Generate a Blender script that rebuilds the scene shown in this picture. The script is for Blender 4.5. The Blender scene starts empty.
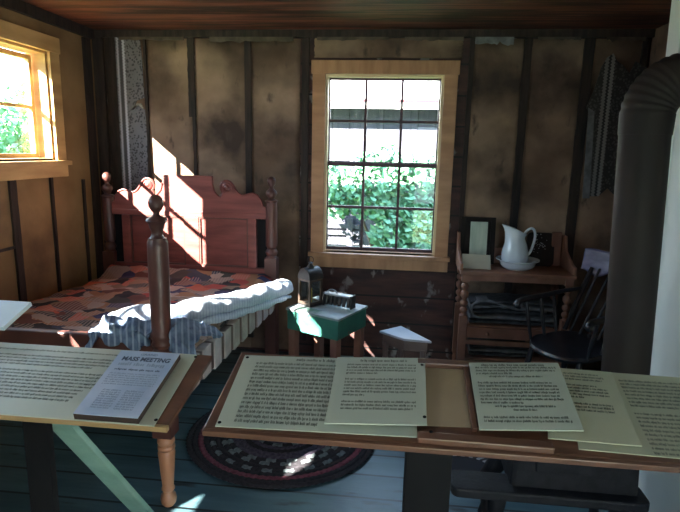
import bpy, math, random
import numpy as np
from mathutils import Vector, Matrix, noise
random.seed(7)
SC = bpy.context.scene
COL = SC.collection
PI = math.pi

# ------------------------------------------------------------------ camera
FPX = 540.0
EYE = np.array([0., 0., 1.42])
R = np.array([[0.9938661192245875, 0.0418316030441104, -0.10237311192016253],
              [0.10846239332826779, -0.18800148176899753, 0.9761615399544102],
              [0.021588105312006417, -0.9812775141821101, -0.19138545887714783]])
cd = bpy.data.cameras.new('camera'); cam = bpy.data.objects.new('camera', cd); COL.objects.link(cam)
cd.sensor_width = 36; cd.lens = FPX / 680 * 36; cd.clip_start = .02; cd.clip_end = 200
rt, up, bk = R @ [1, 0, 0], R @ [0, -1, 0], R @ [0, 0, -1]
cam.matrix_world = Matrix(((rt[0], up[0], bk[0], 0), (rt[1], up[1], bk[1], 0), (rt[2], up[2], bk[2], 1.42), (0, 0, 0, 1)))
SC.camera = cam

def at(px, py, ax, v):
    """pixel to a point on the world plane axis = v (measuring the room from the photo)"""
    d = R @ np.array([px - 340., py - 256., FPX]); t = (v - EYE[ax]) / d[ax]
    return Vector((EYE + t * d).tolist())

# ------------------------------------------------------------------ materials
def mat(name, c1, c2=None, rough=.7, scale=6, stretch=(1, 1, 1), bump=0., metal=0., detail=6, lo=.35, hi=.65, bscale=None, spec=.5, coat=0.):
    m = bpy.data.materials.new(name); m.use_nodes = True
    nt = m.node_tree; b = nt.nodes['Principled BSDF']
    b.inputs['Roughness'].default_value = rough; b.inputs['Metallic'].default_value = metal
    b.inputs['Specular IOR Level'].default_value = spec
    b.inputs['Coat Weight'].default_value = coat
    tc = nt.nodes.new('ShaderNodeTexCoord'); mp = nt.nodes.new('ShaderNodeMapping'); mp.inputs['Scale'].default_value = stretch
    nt.links.new(tc.outputs['Object'], mp.inputs['Vector'])
    n = nt.nodes.new('ShaderNodeTexNoise'); n.inputs['Scale'].default_value = scale; n.inputs['Detail'].default_value = detail
    nt.links.new(mp.outputs[0], n.inputs['Vector'])
    r = nt.nodes.new('ShaderNodeValToRGB'); r.color_ramp.elements[0].position = lo; r.color_ramp.elements[1].position = hi
    r.color_ramp.elements[0].color = (*c1, 1); r.color_ramp.elements[1].color = (*(c2 or c1), 1)
    nt.links.new(n.outputs['Fac'], r.inputs[0]); nt.links.new(r.outputs[0], b.inputs['Base Color'])
    if bump:
        n2 = nt.nodes.new('ShaderNodeTexNoise'); n2.inputs['Scale'].default_value = bscale or scale * 4; n2.inputs['Detail'].default_value = 4
        nt.links.new(mp.outputs[0], n2.inputs['Vector'])
        bp_ = nt.nodes.new('ShaderNodeBump'); bp_.inputs['Strength'].default_value = bump; bp_.inputs['Distance'].default_value = .01
        nt.links.new(n2.outputs['Fac'], bp_.inputs['Height']); nt.links.new(bp_.outputs[0], b.inputs['Normal'])
    return m

def nodes(m):
    return m.node_tree, m.node_tree.nodes['Principled BSDF']

def overlay(m, color, scale, lo, hi, stretch=(1, 1, 1), detail=8, seed=0, rough=None):
    """second noise layer of another colour over the base colour (stains, worn paint, flakes)"""
    nt, b = nodes(m)
    src = b.inputs['Base Color'].links[0].from_socket
    tc = nt.nodes.new('ShaderNodeTexCoord'); mp = nt.nodes.new('ShaderNodeMapping')
    mp.inputs['Scale'].default_value = stretch; mp.inputs['Location'].default_value = (seed, seed * 1.7, seed * .6)
    n = nt.nodes.new('ShaderNodeTexNoise'); n.inputs['Scale'].default_value = scale; n.inputs['Detail'].default_value = detail
    r = nt.nodes.new('ShaderNodeMapRange'); r.inputs[1].default_value = lo; r.inputs[2].default_value = hi
    mx = nt.nodes.new('ShaderNodeMix'); mx.data_type = 'RGBA'
    nt.links.new(tc.outputs['Object'], mp.inputs[0]); nt.links.new(mp.outputs[0], n.inputs['Vector'])
    nt.links.new(n.outputs['Fac'], r.inputs[0]); nt.links.new(r.outputs[0], mx.inputs[0])
    nt.links.new(src, mx.inputs[6]); mx.inputs[7].default_value = (*color, 1)
    nt.links.new(mx.outputs[2], b.inputs['Base Color'])
    return m

def boards(m, axis, width, color, gap=.03, seed=0):
    """plank joints: a dark line each `width` metres along axis, with each plank of its own tone"""
    nt, b = nodes(m)
    src = b.inputs['Base Color'].links[0].from_socket
    tc = nt.nodes.new('ShaderNodeTexCoord'); sp = nt.nodes.new('ShaderNodeSeparateXYZ')
    nt.links.new(tc.outputs['Object'], sp.inputs[0])
    nz = nt.nodes.new('ShaderNodeTexNoise'); nz.inputs['Scale'].default_value = 1.5
    nt.links.new(tc.outputs['Object'], nz.inputs['Vector'])
    mm = lambda op, a, c=None: _math(nt, op, a, c)
    w = mm('MULTIPLY', nz.outputs['Fac'], .008)
    v = mm('ADD', sp.outputs[axis], w)
    v = mm('ADD', v, 10 + seed)
    v = mm('DIVIDE', v, width)
    fr = mm('FRACT', v); fl = mm('FLOOR', v)
    dist = mm('ABSOLUTE', mm('SUBTRACT', fr, .5))
    line = mm('GREATER_THAN', dist, .5 - gap)
    wn = nt.nodes.new('ShaderNodeTexWhiteNoise'); wn.noise_dimensions = '1D'; nt.links.new(fl, wn.inputs['W'])
    tone = nt.nodes.new('ShaderNodeMapRange'); tone.inputs[3].default_value = .75; tone.inputs[4].default_value = 1.2
    nt.links.new(wn.outputs['Value'], tone.inputs[0])
    vm = nt.nodes.new('ShaderNodeVectorMath'); vm.operation = 'SCALE'
    nt.links.new(src, vm.inputs[0]); nt.links.new(tone.outputs[0], vm.inputs['Scale'])
    mx = nt.nodes.new('ShaderNodeMix'); mx.data_type = 'RGBA'
    nt.links.new(line, mx.inputs[0]); nt.links.new(vm.outputs[0], mx.inputs[6]); mx.inputs[7].default_value = (*color, 1)
    nt.links.new(mx.outputs[2], b.inputs['Base Color'])
    return m

def _math(nt, op, a, c=None):
    n = nt.nodes.new('ShaderNodeMath'); n.operation = op
    for i, x in enumerate((a, c)):
        if x is None: continue
        if isinstance(x, (int, float)): n.inputs[i].default_value = x
        else: nt.links.new(x, n.inputs[i])
    return n.outputs[0]

M = {}
M['paper'] = mat('aged wall paper', (.16, .096, .062), (.36, .24, .165), .85, 2.4, bump=.35, bscale=9)
overlay(M['paper'], (.045, .026, .019), 2.3, .42, .66, seed=3)
overlay(M['paper'], (.06, .04, .03), 14, .62, .75, stretch=(1, 1, .5), seed=8)
M['paper_left'] = mat('yellowed wall paper', (.19, .11, .045), (.33, .20, .09), .85, 2.6, bump=.3, bscale=10)
overlay(M['paper_left'], (.07, .04, .025), 2.0, .5, .75, seed=5)
M['torn'] = mat('torn brown paper', (.06, .045, .035), (.13, .10, .075), .9, 12)
M['batten'] = mat('dark batten', (.012, .008, .007), (.04, .024, .018), .8, 8, (4, 4, .6), bump=.3)
M['wall_wood'] = mat('wall boards', (.028, .010, .010), (.085, .030, .024), .65, 5, (.6, 1, 3), bump=.4)
overlay(M['wall_wood'], (.22, .19, .19), 11, .60, .66, stretch=(1, 1, .6), seed=2)
boards(M['wall_wood'], 2, .19, (.006, .004, .004), .03)
M['ceil'] = mat('ceiling boards', (.085, .026, .017), (.22, .07, .04), .55, 4, (.35, 5, 1), bump=.4)
overlay(M['ceil'], (.025, .010, .008), 3.2, .45, .6, stretch=(.5, 4, 1), seed=4)
overlay(M['ceil'], (.26, .11, .07), 7, .58, .72, stretch=(.4, 5, 1), seed=9)
boards(M['ceil'], 1, .14, (.012, .006, .005), .04)
M['floor'] = mat('teal floor paint', (.045, .095, .12), (.085, .15, .175), .42, 5, (.5, 3, 1), bump=.15)
overlay(M['floor'], (.025, .03, .03), 8, .62, .70, stretch=(.5, 2, 1), seed=6)
boards(M['floor'], 1, .165, (.004, .006, .007), .035, seed=.02)
M['white_wall'] = mat('white painted wall', (.62, .68, .66), (.70, .75, .73), .6, 3, bump=.05)
M['trim'] = mat('golden oak trim', (.36, .175, .085), (.50, .265, .135), .5, 3, (1, 1, 5), bump=.1)
M['trim_h'] = mat('golden oak sill', (.36, .175, .085), (.52, .28, .145), .5, 3, (5, 5, 1), bump=.1)
M['trim_pale'] = mat('pale jamb', (.62, .45, .27), (.72, .55, .34), .5, 4)
M['trim_left'] = mat('yellow pine trim', (.45, .27, .10), (.62, .40, .17), .5, 3, (1, 1, 5), bump=.1)
M['sash'] = mat('dark plum sash paint', (.05, .02, .03), (.08, .035, .045), .5, 6)
M['bed'] = mat('red mahogany', (.12, .026, .022), (.20, .052, .042), .42, 5, (1, 1, 6), bump=.06, coat=.15)
M['bed_h'] = mat('red mahogany rail', (.13, .028, .024), (.22, .058, .046), .42, 5, (.6, 6, 6), bump=.06, coat=.15)
M['bed_dark'] = mat('dark bed post', (.06, .02, .016), (.10, .034, .026), .45, 6, (1, 1, .5), bump=.05, coat=.08)
M['leg'] = mat('honey turned leg', (.34, .15, .08), (.46, .22, .12), .4, 6, (1, 1, .4), coat=.2)
M['washwood'] = mat('worn pine', (.17, .07, .045), (.30, .14, .09), .55, 5, (1, 1, .5), bump=.1)
M['panelwood'] = mat('varnished panel wood', (.085, .036, .021), (.14, .062, .035), .45, 4, (.5, 4, 1), bump=.06, coat=.2)
M['panelwood_l'] = mat('light oak edge', (.30, .19, .085), (.38, .25, .12), .42, 4, (.5, 4, 1), bump=.06)
M['slot'] = mat('bare tan board', (.30, .22, .13), (.38, .28, .17), .6, 3)
M['sheet'] = mat('cream enamel sheet', (.40, .44, .36), (.44, .48, .39), .35, 2)
M['sheet_b'] = mat('olive cream sheet', (.34, .35, .25), (.38, .385, .27), .45, 2)
M['sheet_edge'] = mat('sheet edge', (.55, .60, .50), None, .4)
M['placard'] = mat('blue grey handbill', (.33, .42, .56), (.42, .50, .62), .4, 12)
M['placard_w'] = mat('white sign face', (.60, .70, .76), (.68, .76, .80), .4, 12)
M['placard_edge'] = mat('dark placard edge', (.02, .012, .01), (.05, .025, .018), .6)
M['ink'] = mat('black ink', (.07, .075, .06), None, .6)
M['ink_soft'] = mat('faded ink', (.24, .29, .37), None, .6)
M['ink_dark'] = mat('poster ink', (.035, .05, .09), None, .6)
M['black'] = mat('black painted steel', (.004, .004, .005), (.008, .008, .009), .8, 5, spec=.15)
M['iron'] = mat('black cast iron', (.008, .008, .010), (.018, .018, .021), .6, 18, bump=.25, spec=.25)
M['pipe'] = mat('sheet iron pipe', (.018, .013, .012), (.036, .026, .023), .65, 4, (1, 1, .4), bump=.06, metal=.2, spec=.3)
overlay(M['pipe'], (.10, .04, .03), 6, .6, .75, stretch=(1, 1, .3), seed=2)
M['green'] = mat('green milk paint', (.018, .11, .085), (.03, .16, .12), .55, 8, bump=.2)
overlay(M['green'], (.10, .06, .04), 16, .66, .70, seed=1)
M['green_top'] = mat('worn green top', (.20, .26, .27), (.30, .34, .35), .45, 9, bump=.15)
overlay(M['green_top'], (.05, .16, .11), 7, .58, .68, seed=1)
M['table_leg'] = mat('pink brown leg', (.16, .07, .055), (.22, .10, .075), .6, 8)
M['stool'] = mat('pale stool top', (.36, .38, .45), (.44, .46, .53), .4, 6, bump=.1)
M['stool_d'] = mat('dark stool wood', (.09, .06, .055), (.15, .10, .09), .55, 8)
M['tin'] = mat('dark tin', (.03, .028, .03), (.07, .062, .06), .4, 12, metal=.6, bump=.1)
M['tin_warm'] = mat('rusty tin', (.07, .045, .035), (.13, .09, .07), .45, 14, metal=.4, bump=.1)
M['pewter'] = mat('grey tin', (.20, .21, .24), (.32, .33, .37), .35, 10, metal=.5)
M['candle'] = mat('yellow candle wax', (.75, .48, .05), (.85, .58, .08), .5)
M['china'] = mat('white ironstone', (.62, .68, .76), (.68, .73, .80), .18, 4, coat=.4)
M['card'] = mat('pale green card', (.42, .50, .42), (.60, .66, .56), .7, 9, (3, 1, .5))
M['cardw'] = mat('cream folded paper', (.42, .40, .32), (.50, .47, .38), .7, 9)
M['mirror'] = mat('dark frame', (.010, .007, .006), (.02, .012, .01), .6, 8, spec=.2)
M['cloth_dark'] = mat('charcoal wool', (.02, .021, .024), (.06, .062, .068), .7, 30, bump=.3)
M['cloth_sheen'] = mat('grey lining', (.10, .10, .105), (.20, .20, .21), .5, 20, bump=.2)
M['chair'] = mat('black chair paint', (.010, .010, .013), (.022, .022, .027), .28, 8, coat=.3)
M['spindle'] = mat('black spindle with painted sheen', (.03, .03, .035), (.07, .07, .08), .25, 12, coat=.4)  # lighter than the chair paint, standing in for reflections on the spindles
M['crest'] = mat('violet grey crest reflection', (.10, .10, .20), (.24, .22, .38), .3, 9, (1, 1, 2), coat=.3)  # violet reflection on the black crest, put into its colour
M['denim'] = mat('blue ticking', (.055, .08, .14), (.13, .18, .27), .9, 30, bump=.2)
M['comfort'] = mat('pale blue comforter', (.48, .54, .64), (.60, .65, .74), .9, 60, bump=.2)
M['strap'] = mat('pale linen strap', (.34, .29, .28), (.46, .40, .38), .9, 12, bump=.3)
M['brace'] = mat('sage painted plank', (.16, .30, .24), (.26, .42, .34), .5, 8, (1, 1, 1), bump=.2)
M['ticking'] = mat('mattress ticking', (.25, .2, .17), (.32, .27, .22), .9)
M['roof'] = mat('pale metal roof', (.75, .74, .72), (.85, .84, .82), .6)
M['redtrim'] = mat('red fascia', (.07, .006, .014), None, .6)
M['shed'] = mat('weathered grey boards', (.045, .045, .065), (.085, .082, .11), .85, 4, (4, 1, .4), bump=.2)
boards(M['shed'], 0, .2, (.02, .02, .03), .035)
M['grass'] = mat('grass', (.10, .18, .05), (.18, .28, .08), .9, 6)
M['leaf'] = mat('green leaf', (.08, .23, .11), (.20, .40, .24), .6, 3)
M['leaf_b'] = mat('tree leaf', (.10, .25, .10), (.22, .42, .20), .6, 2)
M['bark'] = mat('bark', (.08, .055, .04), (.14, .10, .08), .9, 9)
M['twig'] = mat('purple brown twig', (.14, .09, .10), (.2, .14, .14), .9)
M['tray'] = mat('black lacquer', (.012, .008, .008), (.025, .016, .014), .6, 6, spec=.2)
M['petal'] = mat('white petals', (.5, .48, .5), None, .6)

# leaves let light through a little
for k in ('leaf', 'leaf_b'):
    nt, b = nodes(M[k])
    b.inputs['Transmission Weight'].default_value = 0
# old floral paper: grey blue with little flowers and vertical rope stripes
def floral(name, base, dot, stripe_x, dark=1.0):
    m = mat(name, tuple(x * .8 for x in base), base, .6, 6, bump=.1)
    nt, b = nodes(m)
    src = b.inputs['Base Color'].links[0].from_socket
    tc = nt.nodes.new('ShaderNodeTexCoord')
    v = nt.nodes.new('ShaderNodeTexVoronoi'); v.inputs['Scale'].default_value = 62
    nt.links.new(tc.outputs['Object'], v.inputs['Vector'])
    lt = _math(nt, 'LESS_THAN', v.outputs['Distance'], .40)
    mx = nt.nodes.new('ShaderNodeMix'); mx.data_type = 'RGBA'
    nt.links.new(lt, mx.inputs[0]); nt.links.new(src, mx.inputs[6]); mx.inputs[7].default_value = (*dot, 1)
    last = mx.outputs[2]
    sp = nt.nodes.new('ShaderNodeSeparateXYZ'); nt.links.new(tc.outputs['Object'], sp.inputs[0])
    sn = _math(nt, 'MULTIPLY', _math(nt, 'SINE', _math(nt, 'MULTIPLY', sp.outputs[2], 330)), .0035)
    for sx, w, c in stripe_x:
        a = _math(nt, 'ABSOLUTE', _math(nt, 'SUBTRACT', _math(nt, 'ADD', sp.outputs[0], sn), sx))
        l = _math(nt, 'LESS_THAN', a, w)
        m2 = nt.nodes.new('ShaderNodeMix'); m2.data_type = 'RGBA'
        nt.links.new(l, m2.inputs[0]); nt.links.new(last, m2.inputs[6]); m2.inputs[7].default_value = (*c, 1)
        last = m2.outputs[2]
    nt.links.new(last, b.inputs['Base Color'])
    return m

# crazy patchwork
def patchwork():
    m = mat('crazy patchwork', (.2, .1, .1), None, .9, 6, bump=.35, bscale=18)
    nt, b = nodes(m)
    tc = nt.nodes.new('ShaderNodeTexCoord'); mp = nt.nodes.new('ShaderNodeMapping'); mp.inputs['Rotation'].default_value = (0, 0, .5)
    mp.inputs['Scale'].default_value = (1, 1.25, .2)
    dn = nt.nodes.new('ShaderNodeTexNoise'); dn.inputs['Scale'].default_value = 6
    nt.links.new(tc.outputs['Object'], dn.inputs['Vector'])
    va = nt.nodes.new('ShaderNodeVectorMath'); va.operation = 'MULTIPLY_ADD'; va.inputs[1].default_value = (.12, .12, 0)
    nt.links.new(dn.outputs['Color'], va.inputs[0]); nt.links.new(tc.outputs['Object'], va.inputs[2])
    nt.links.new(va.outputs[0], mp.inputs[0])
    v = nt.nodes.new('ShaderNodeTexVoronoi'); v.distance = 'CHEBYCHEV'; v.inputs['Scale'].default_value = 10
    nt.links.new(mp.outputs[0], v.inputs['Vector'])
    sp = nt.nodes.new('ShaderNodeSeparateColor'); nt.links.new(v.outputs['Color'], sp.inputs[0])
    r = nt.nodes.new('ShaderNodeValToRGB'); r.color_ramp.interpolation = 'CONSTANT'
    cols = [(.015, .013, .016), (.32, .05, .04), (.30, .22, .18), (.02, .02, .07), (.26, .12, .06), (.36, .26, .22), (.42, .09, .05), (.04, .035, .03), (.20, .13, .09), (.24, .17, .15), (.12, .04, .03), (.03, .035, .06)]
    e = r.color_ramp.elements
    e[0].color = (*cols[0], 1)
    e[1].position = 1 / 12; e[1].color = (*cols[1], 1)
    for i in range(2, 12):
        x = e.new(i / 12); x.color = (*cols[i], 1)
    nt.links.new(sp.outputs[0], r.inputs[0])
    # stripes on some of the patches
    w = nt.nodes.new('ShaderNodeTexWave'); w.inputs['Scale'].default_value = 18; w.inputs['Distortion'].default_value = 1
    nt.links.new(tc.outputs['Object'], w.inputs['Vector'])
    g = _math(nt, 'MULTIPLY', _math(nt, 'GREATER_THAN', sp.outputs[1], .55), _math(nt, 'GREATER_THAN', w.outputs['Fac'], .5))
    g = _math(nt, 'MULTIPLY', g, .45)
    mx = nt.nodes.new('ShaderNodeMix'); mx.data_type = 'RGBA'
    nt.links.new(g, mx.inputs[0]); nt.links.new(r.outputs[0], mx.inputs[6]); mx.inputs[7].default_value = (.4, .3, .26, 1)
    # seams
    v2 = nt.nodes.new('ShaderNodeTexVoronoi'); v2.feature = 'DISTANCE_TO_EDGE'; v2.inputs['Scale'].default_value = 6.5
    nt.links.new(mx.outputs[2], b.inputs['Base Color'])
    return m
M['quilt'] = patchwork()
# ticking stripes on comforter
for k, c, f in (('denim', (.34, .40, .50), 260), ('comfort', (.30, .36, .50), 420)):
    nt, b = nodes(M[k]); src = b.inputs['Base Color'].links[0].from_socket
    tc = nt.nodes.new('ShaderNodeTexCoord'); sp = nt.nodes.new('ShaderNodeSeparateXYZ'); nt.links.new(tc.outputs['Object'], sp.inputs[0])
    s = _math(nt, 'ADD', sp.outputs[0], _math(nt, 'MULTIPLY', sp.outputs[1], .4))
    s = _math(nt, 'MULTIPLY', _math(nt, 'GREATER_THAN', _math(nt, 'SINE', _math(nt, 'MULTIPLY', s, f)), .5), .5)
    mx = nt.nodes.new('ShaderNodeMix'); mx.data_type = 'RGBA'
    nt.links.new(s, mx.inputs[0]); nt.links.new(src, mx.inputs[6]); mx.inputs[7].default_value = (*c, 1)
    nt.links.new(mx.outputs[2], b.inputs['Base Color'])

def glass_mat():
    m = bpy.data.materials.new('window glass'); m.use_nodes = True; nt = m.node_tree
    for n in list(nt.nodes):
        if n.type != 'OUTPUT_MATERIAL': nt.nodes.remove(n)
    out = [n for n in nt.nodes if n.type == 'OUTPUT_MATERIAL'][0]
    t = nt.nodes.new('ShaderNodeBsdfTransparent'); g = nt.nodes.new('ShaderNodeBsdfGlossy'); g.inputs['Roughness'].default_value = .02
    t.inputs[0].default_value = (.96, .98, .97, 1)
    lw = nt.nodes.new('ShaderNodeLayerWeight'); lw.inputs[0].default_value = .5
    fac = _math(nt, 'ADD', _math(nt, 'MULTIPLY', _math(nt, 'POWER', lw.outputs['Facing'], 5), .6), .03)
    s = nt.nodes.new('ShaderNodeMixShader')
    nt.links.new(fac, s.inputs[0]); nt.links.new(t.outputs[0], s.inputs[1]); nt.links.new(g.outputs[0], s.inputs[2])
    nt.links.new(s.outputs[0], out.inputs[0])
    return m
M['glass'] = glass_mat()

# ------------------------------------------------------------------ mesh builder
class MB:
    def __init__(s): s.v = []; s.f = []; s.m = []
    def add(s, vs, fs, mi=0):
        o = len(s.v); s.v += [Vector(p) for p in vs]; s.f += [[i + o for i in f] for f in fs]; s.m += [mi] * len(fs)
    def box(s, lo, hi, mi=0, mtx=None):
        x0, y0, z0 = lo; x1, y1, z1 = hi
        vs = [Vector(p) for p in ((x0, y0, z0), (x1, y0, z0), (x1, y1, z0), (x0, y1, z0), (x0, y0, z1), (x1, y0, z1), (x1, y1, z1), (x0, y1, z1))]
        if mtx is not None: vs = [mtx @ p for p in vs]
        s.add(vs, [(0, 3, 2, 1), (4, 5, 6, 7), (0, 1, 5, 4), (1, 2, 6, 5), (2, 3, 7, 6), (3, 0, 4, 7)], mi); return s
    def prism(s, poly, d0, d1, fn, mi=0):
        """poly: list of (a,b); fn(a,b,d) -> point"""
        n = len(poly)
        s.add([fn(a, b, d0) for a, b in poly] + [fn(a, b, d1) for a, b in poly],
              [list(range(n))[::-1], list(range(n, 2 * n))] + [(i, (i + 1) % n, n + (i + 1) % n, n + i) for i in range(n)], mi); return s
    def lathe(s, prof, c=(0, 0, 0), seg=24, mi=0, mtx=None, cap=True):
        """prof: (r, z) list"""
        vs = []
        for r, z in prof:
            for k in range(seg):
                a = 2 * PI * k / seg; p = Vector((r * math.cos(a), r * math.sin(a), z))
                if mtx is not None: p = mtx @ p
                vs.append(p + Vector(c))
        fs = []
        for i in range(len(prof) - 1):
            for k in range(seg):
                a, b = i * seg + k, i * seg + (k + 1) % seg
                fs.append((a, b, b + seg, a + seg))
        if cap:
            fs.append(list(range(seg))[::-1]); fs.append([(len(prof) - 1) * seg + k for k in range(seg)])
        s.add(vs, fs, mi); return s
    def tube(s, pts, rad, seg=10, mi=0, flat=1.0):
        pts = [Vector(p) for p in pts]; n = len(pts)
        if not hasattr(rad, '__len__'): rad = [rad] * n
        vs = []; u = None
        for i, p in enumerate(pts):
            t = (pts[min(i + 1, n - 1)] - pts[max(i - 1, 0)]).normalized()
            if u is None:
                u = t.cross(Vector((0, 0, 1)))
                if u.length < .1: u = t.cross(Vector((0, 1, 0)))
            u = (u - t * u.dot(t)).normalized(); w = t.cross(u)
            for k in range(seg):
                a = 2 * PI * k / seg
                vs.append(p + u * (math.cos(a) * rad[i]) + w * (math.sin(a) * rad[i] * flat))
        fs = []
        for i in range(n - 1):
            for k in range(seg):
                a, b = i * seg + k, i * seg + (k + 1) % seg
                fs.append((a, b, b + seg, a + seg))
        fs.append(list(range(seg))[::-1]); fs.append([(n - 1) * seg + k for k in range(seg)])
        s.add(vs, fs, mi); return s
    def grid(s, fn, nu, nv, mi=0):
        vs = [fn(i / nu, j / nv) for j in range(nv + 1) for i in range(nu + 1)]
        fs = [(j * (nu + 1) + i, j * (nu + 1) + i + 1, (j + 1) * (nu + 1) + i + 1, (j + 1) * (nu + 1) + i) for j in range(nv) for i in range(nu)]
        s.add(vs, fs, mi); return s
    def build(s, name, mats, parent=None, smooth=False, bevel=0., solid=0., origin=None, subd=0):
        if not isinstance(mats, (list, tuple)): mats = [mats]
        off = Vector(parent['_loc']) if parent is not None else Vector(origin or (0, 0, 0))
        me = bpy.data.meshes.new(name); me.from_pydata([tuple(p - off) for p in s.v], [], s.f)
        for m in mats: me.materials.append(m)
        me.polygons.foreach_set('material_index', s.m)
        if smooth: me.shade_smooth()
        me.validate(); me.update()
        o = bpy.data.objects.new(name, me); COL.objects.link(o)
        if parent is not None:
            o.parent = parent; o['_loc'] = list(off)
        else:
            o.location = off; o['_loc'] = list(off)
        if smooth:
            try: me.set_sharp_from_angle(angle=math.radians(50))
            except Exception: pass
        if bevel:
            b = o.modifiers.new('bevel', 'BEVEL'); b.width = bevel; b.segments = 2; b.limit_method = 'ANGLE'
        if solid:
            b = o.modifiers.new('solid', 'SOLIDIFY'); b.thickness = solid; b.offset = 0
        if subd:
            b = o.modifiers.new('sub', 'SUBSURF'); b.levels = subd; b.render_levels = subd
        return o

def box(lo, hi): return MB().box(lo, hi)
def tag(o, label, cat, group=None, kind=None):
    o['label'] = label; o['category'] = cat
    if group: o['group'] = group
    if kind: o['kind'] = kind
    return o
def struct(o): o['kind'] = 'structure'; return o
def thing(name, loc, label, cat, group=None):
    o = bpy.data.objects.new(name, None); COL.objects.link(o); o.location = loc; o['_loc'] = list(loc)
    o.empty_display_size = .1
    return tag(o, label, cat, group)
def rotz(a, c=(0, 0, 0)):
    c = Vector(c); return Matrix.Translation(c) @ Matrix.Rotation(a, 4, 'Z')

# ------------------------------------------------------------------ room shell
XL, YB, XR, ZC, YS, XW = -2.06, 3.6, 1.47, 2.165, -1.2, 1.0
T = .12
struct(box((XL - T, YS - T, -.12), (XR + T + .5, YB + T, 0)).build('floor', M['floor']))
struct(box((XL - T, YS - T, ZC), (XR + T + .5, YB + T, ZC + .12)).build('ceiling', M['ceil']))

def holed(axis, p0, p1, a0, a1, z0, z1, holes):
    """wall slab between p0..p1 on `axis`, spanning a0..a1 and z0..z1, with rectangular holes (a0,a1,z0,z1)"""
    mb = MB()
    xs = sorted({a0, a1, *[h[0] for h in holes], *[h[1] for h in holes]})
    zs = sorted({z0, z1, *[h[2] for h in holes], *[h[3] for h in holes]})
    for i in range(len(xs) - 1):
        for j in range(len(zs) - 1):
            cx, cz = (xs[i] + xs[i + 1]) / 2, (zs[j] + zs[j + 1]) / 2
            if any(h[0] < cx < h[1] and h[2] < cz < h[3] for h in holes): continue
            if axis == 'y': mb.box((xs[i], p0, zs[j]), (xs[i + 1], p1, zs[j + 1]))
            else: mb.box((p0, xs[i], zs[j]), (p1, xs[i + 1], zs[j + 1]))
    return mb
BW = (-.497, .262, .735, 1.905)               # rough opening, back window
LW = (1.95, 3.09, 1.32, 1.95)                 # first left window
LW2 = (.25, 1.28, 1.33, 2.03)                 # second left window, beside the viewer
SUN_SLOT1 = (-.16, -.04, 1.385, 1.465)            # two unseen slots added in the left wall to throw sun patches
SUN_SLOT2 = (.0, .165, 1.03, 1.105)
wall_back = struct(holed('y', YB, YB + T, XL - T, XR + T, 0, ZC, [BW]).build('wall_back', M['wall_wood']))
wall_left = struct(holed('x', XL - T, XL, YS - T, YB, 0, ZC, [LW, LW2, (-.42, .14, 1.33, 1.62), (-.30, .21, .97, 1.25)]).build('wall_left', M['paper_left']))
wall_right = struct(box((XR, 2.2, 0), (XR + T, YB, ZC)).build('wall_right', M['paper']))
# white partition that the stove pipe enters; its free end leans a little
mb = MB()
mb.prism([(YS, 0), (2.16, 0), (2.27, ZC), (YS, ZC)], XW, XR + T + .5, lambda a, b, d: (d, a, b))
partition = struct(mb.build('wall_partition', M['white_wall']))
mb = MB(); mb.prism([(2.08, 0), (2.175, 0), (2.285, ZC), (2.19, ZC)], XW - .018, XW, lambda a, b, d: (d, a, b))
mb.build('corner_board', M['white_wall'], partition)
# south wall with an open doorway behind the viewer
struct(holed('y', YS - T, YS, XL - T, XR + T, 0, ZC, [(.25, .8, 0, 1.8)]).build('wall_south', M['white_wall']))

# paper panels and battens on the back wall
def rag(n, lo, hi, amp, sd):
    return [(lo + (hi - lo) * i / n, amp * noise.noise(Vector((i * .7, sd, 0)))) for i in range(n + 1)]
def paper_strip(x0, x1, z0, z1, y, m, parent, t=.004, sd=0, amp=.01):
    L = [(x0 + d, z) for z, d in rag(16, z0, z1, amp, sd)]
    Rr = [(x1 + d, z) for z, d in rag(16, z1, z0, amp, sd + 5)]
    mb = MB()
    n = 17
    # wavy sheet, a front grid with closed edges
    def fn(u, v):
        i = min(int(v * 16), 16)
        a = L[i][0]; b = Rr[16 - i][0]
        x = a + (b - a) * u; z = z0 + (z1 - z0) * v
        return Vector((x, y - t - .004 * noise.noise(Vector((x * 4, z * 3, sd))), z))
    mb.grid(fn, 8, 16)
    return mb.build('paper_panel', m, parent, smooth=True, solid=t)
cuts = [XL + .12, -1.70, -1.385, -1.005, -.66]
cuts2 = [.42, .75, 1.115, XR - .01]
for i in range(len(cuts) - 1):
    paper_strip(cuts[i], cuts[i + 1], .02, ZC - .05, YB, M['paper'], wall_back, sd=i)
for i in range(len(cuts2) - 1):
    paper_strip(cuts2[i], cuts2[i + 1], .02, ZC - .05, YB, M['paper'], wall_back, sd=i + 10)
paper_strip(-.57, .36, 2.0, ZC - .04, YB, M['paper'], wall_back, sd=20)
def batten(x, w, z0, z1, t=.012):
    mb = MB(); n = 24
    fn = lambda u, v: None
    L = [(x - w / 2 + .004 * noise.noise(Vector((k * .9, x * 9, 1))), z0 + (z1 - z0) * k / n) for k in range(n + 1)]
    Rr = [(x + w / 2 + .004 * noise.noise(Vector((k * .9, x * 9, 4))), z0 + (z1 - z0) * k / n) for k in range(n, -1, -1)]
    mb.prism(L + Rr, YB - t - .008, YB - .001, lambda a, b, d: (a, d, b))
    return mb.build('batten', M['batten'], wall_back)
for x, w, z0, z1 in ((-1.385, .045, 1.62, 2.13), (-1.375, .02, .1, 1.62), (-1.005, .042, .1, 2.13), (-.625, .045, .1, 2.13), (.418, .03, .1, 2.13),
                     (.752, .048, .1, 2.13), (1.112, .06, .1, 2.13), (1.43, .03, .9, 2.13), (-1.70, .018, 1.2, 2.13)):
    batten(x, w, z0, z1)
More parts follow.
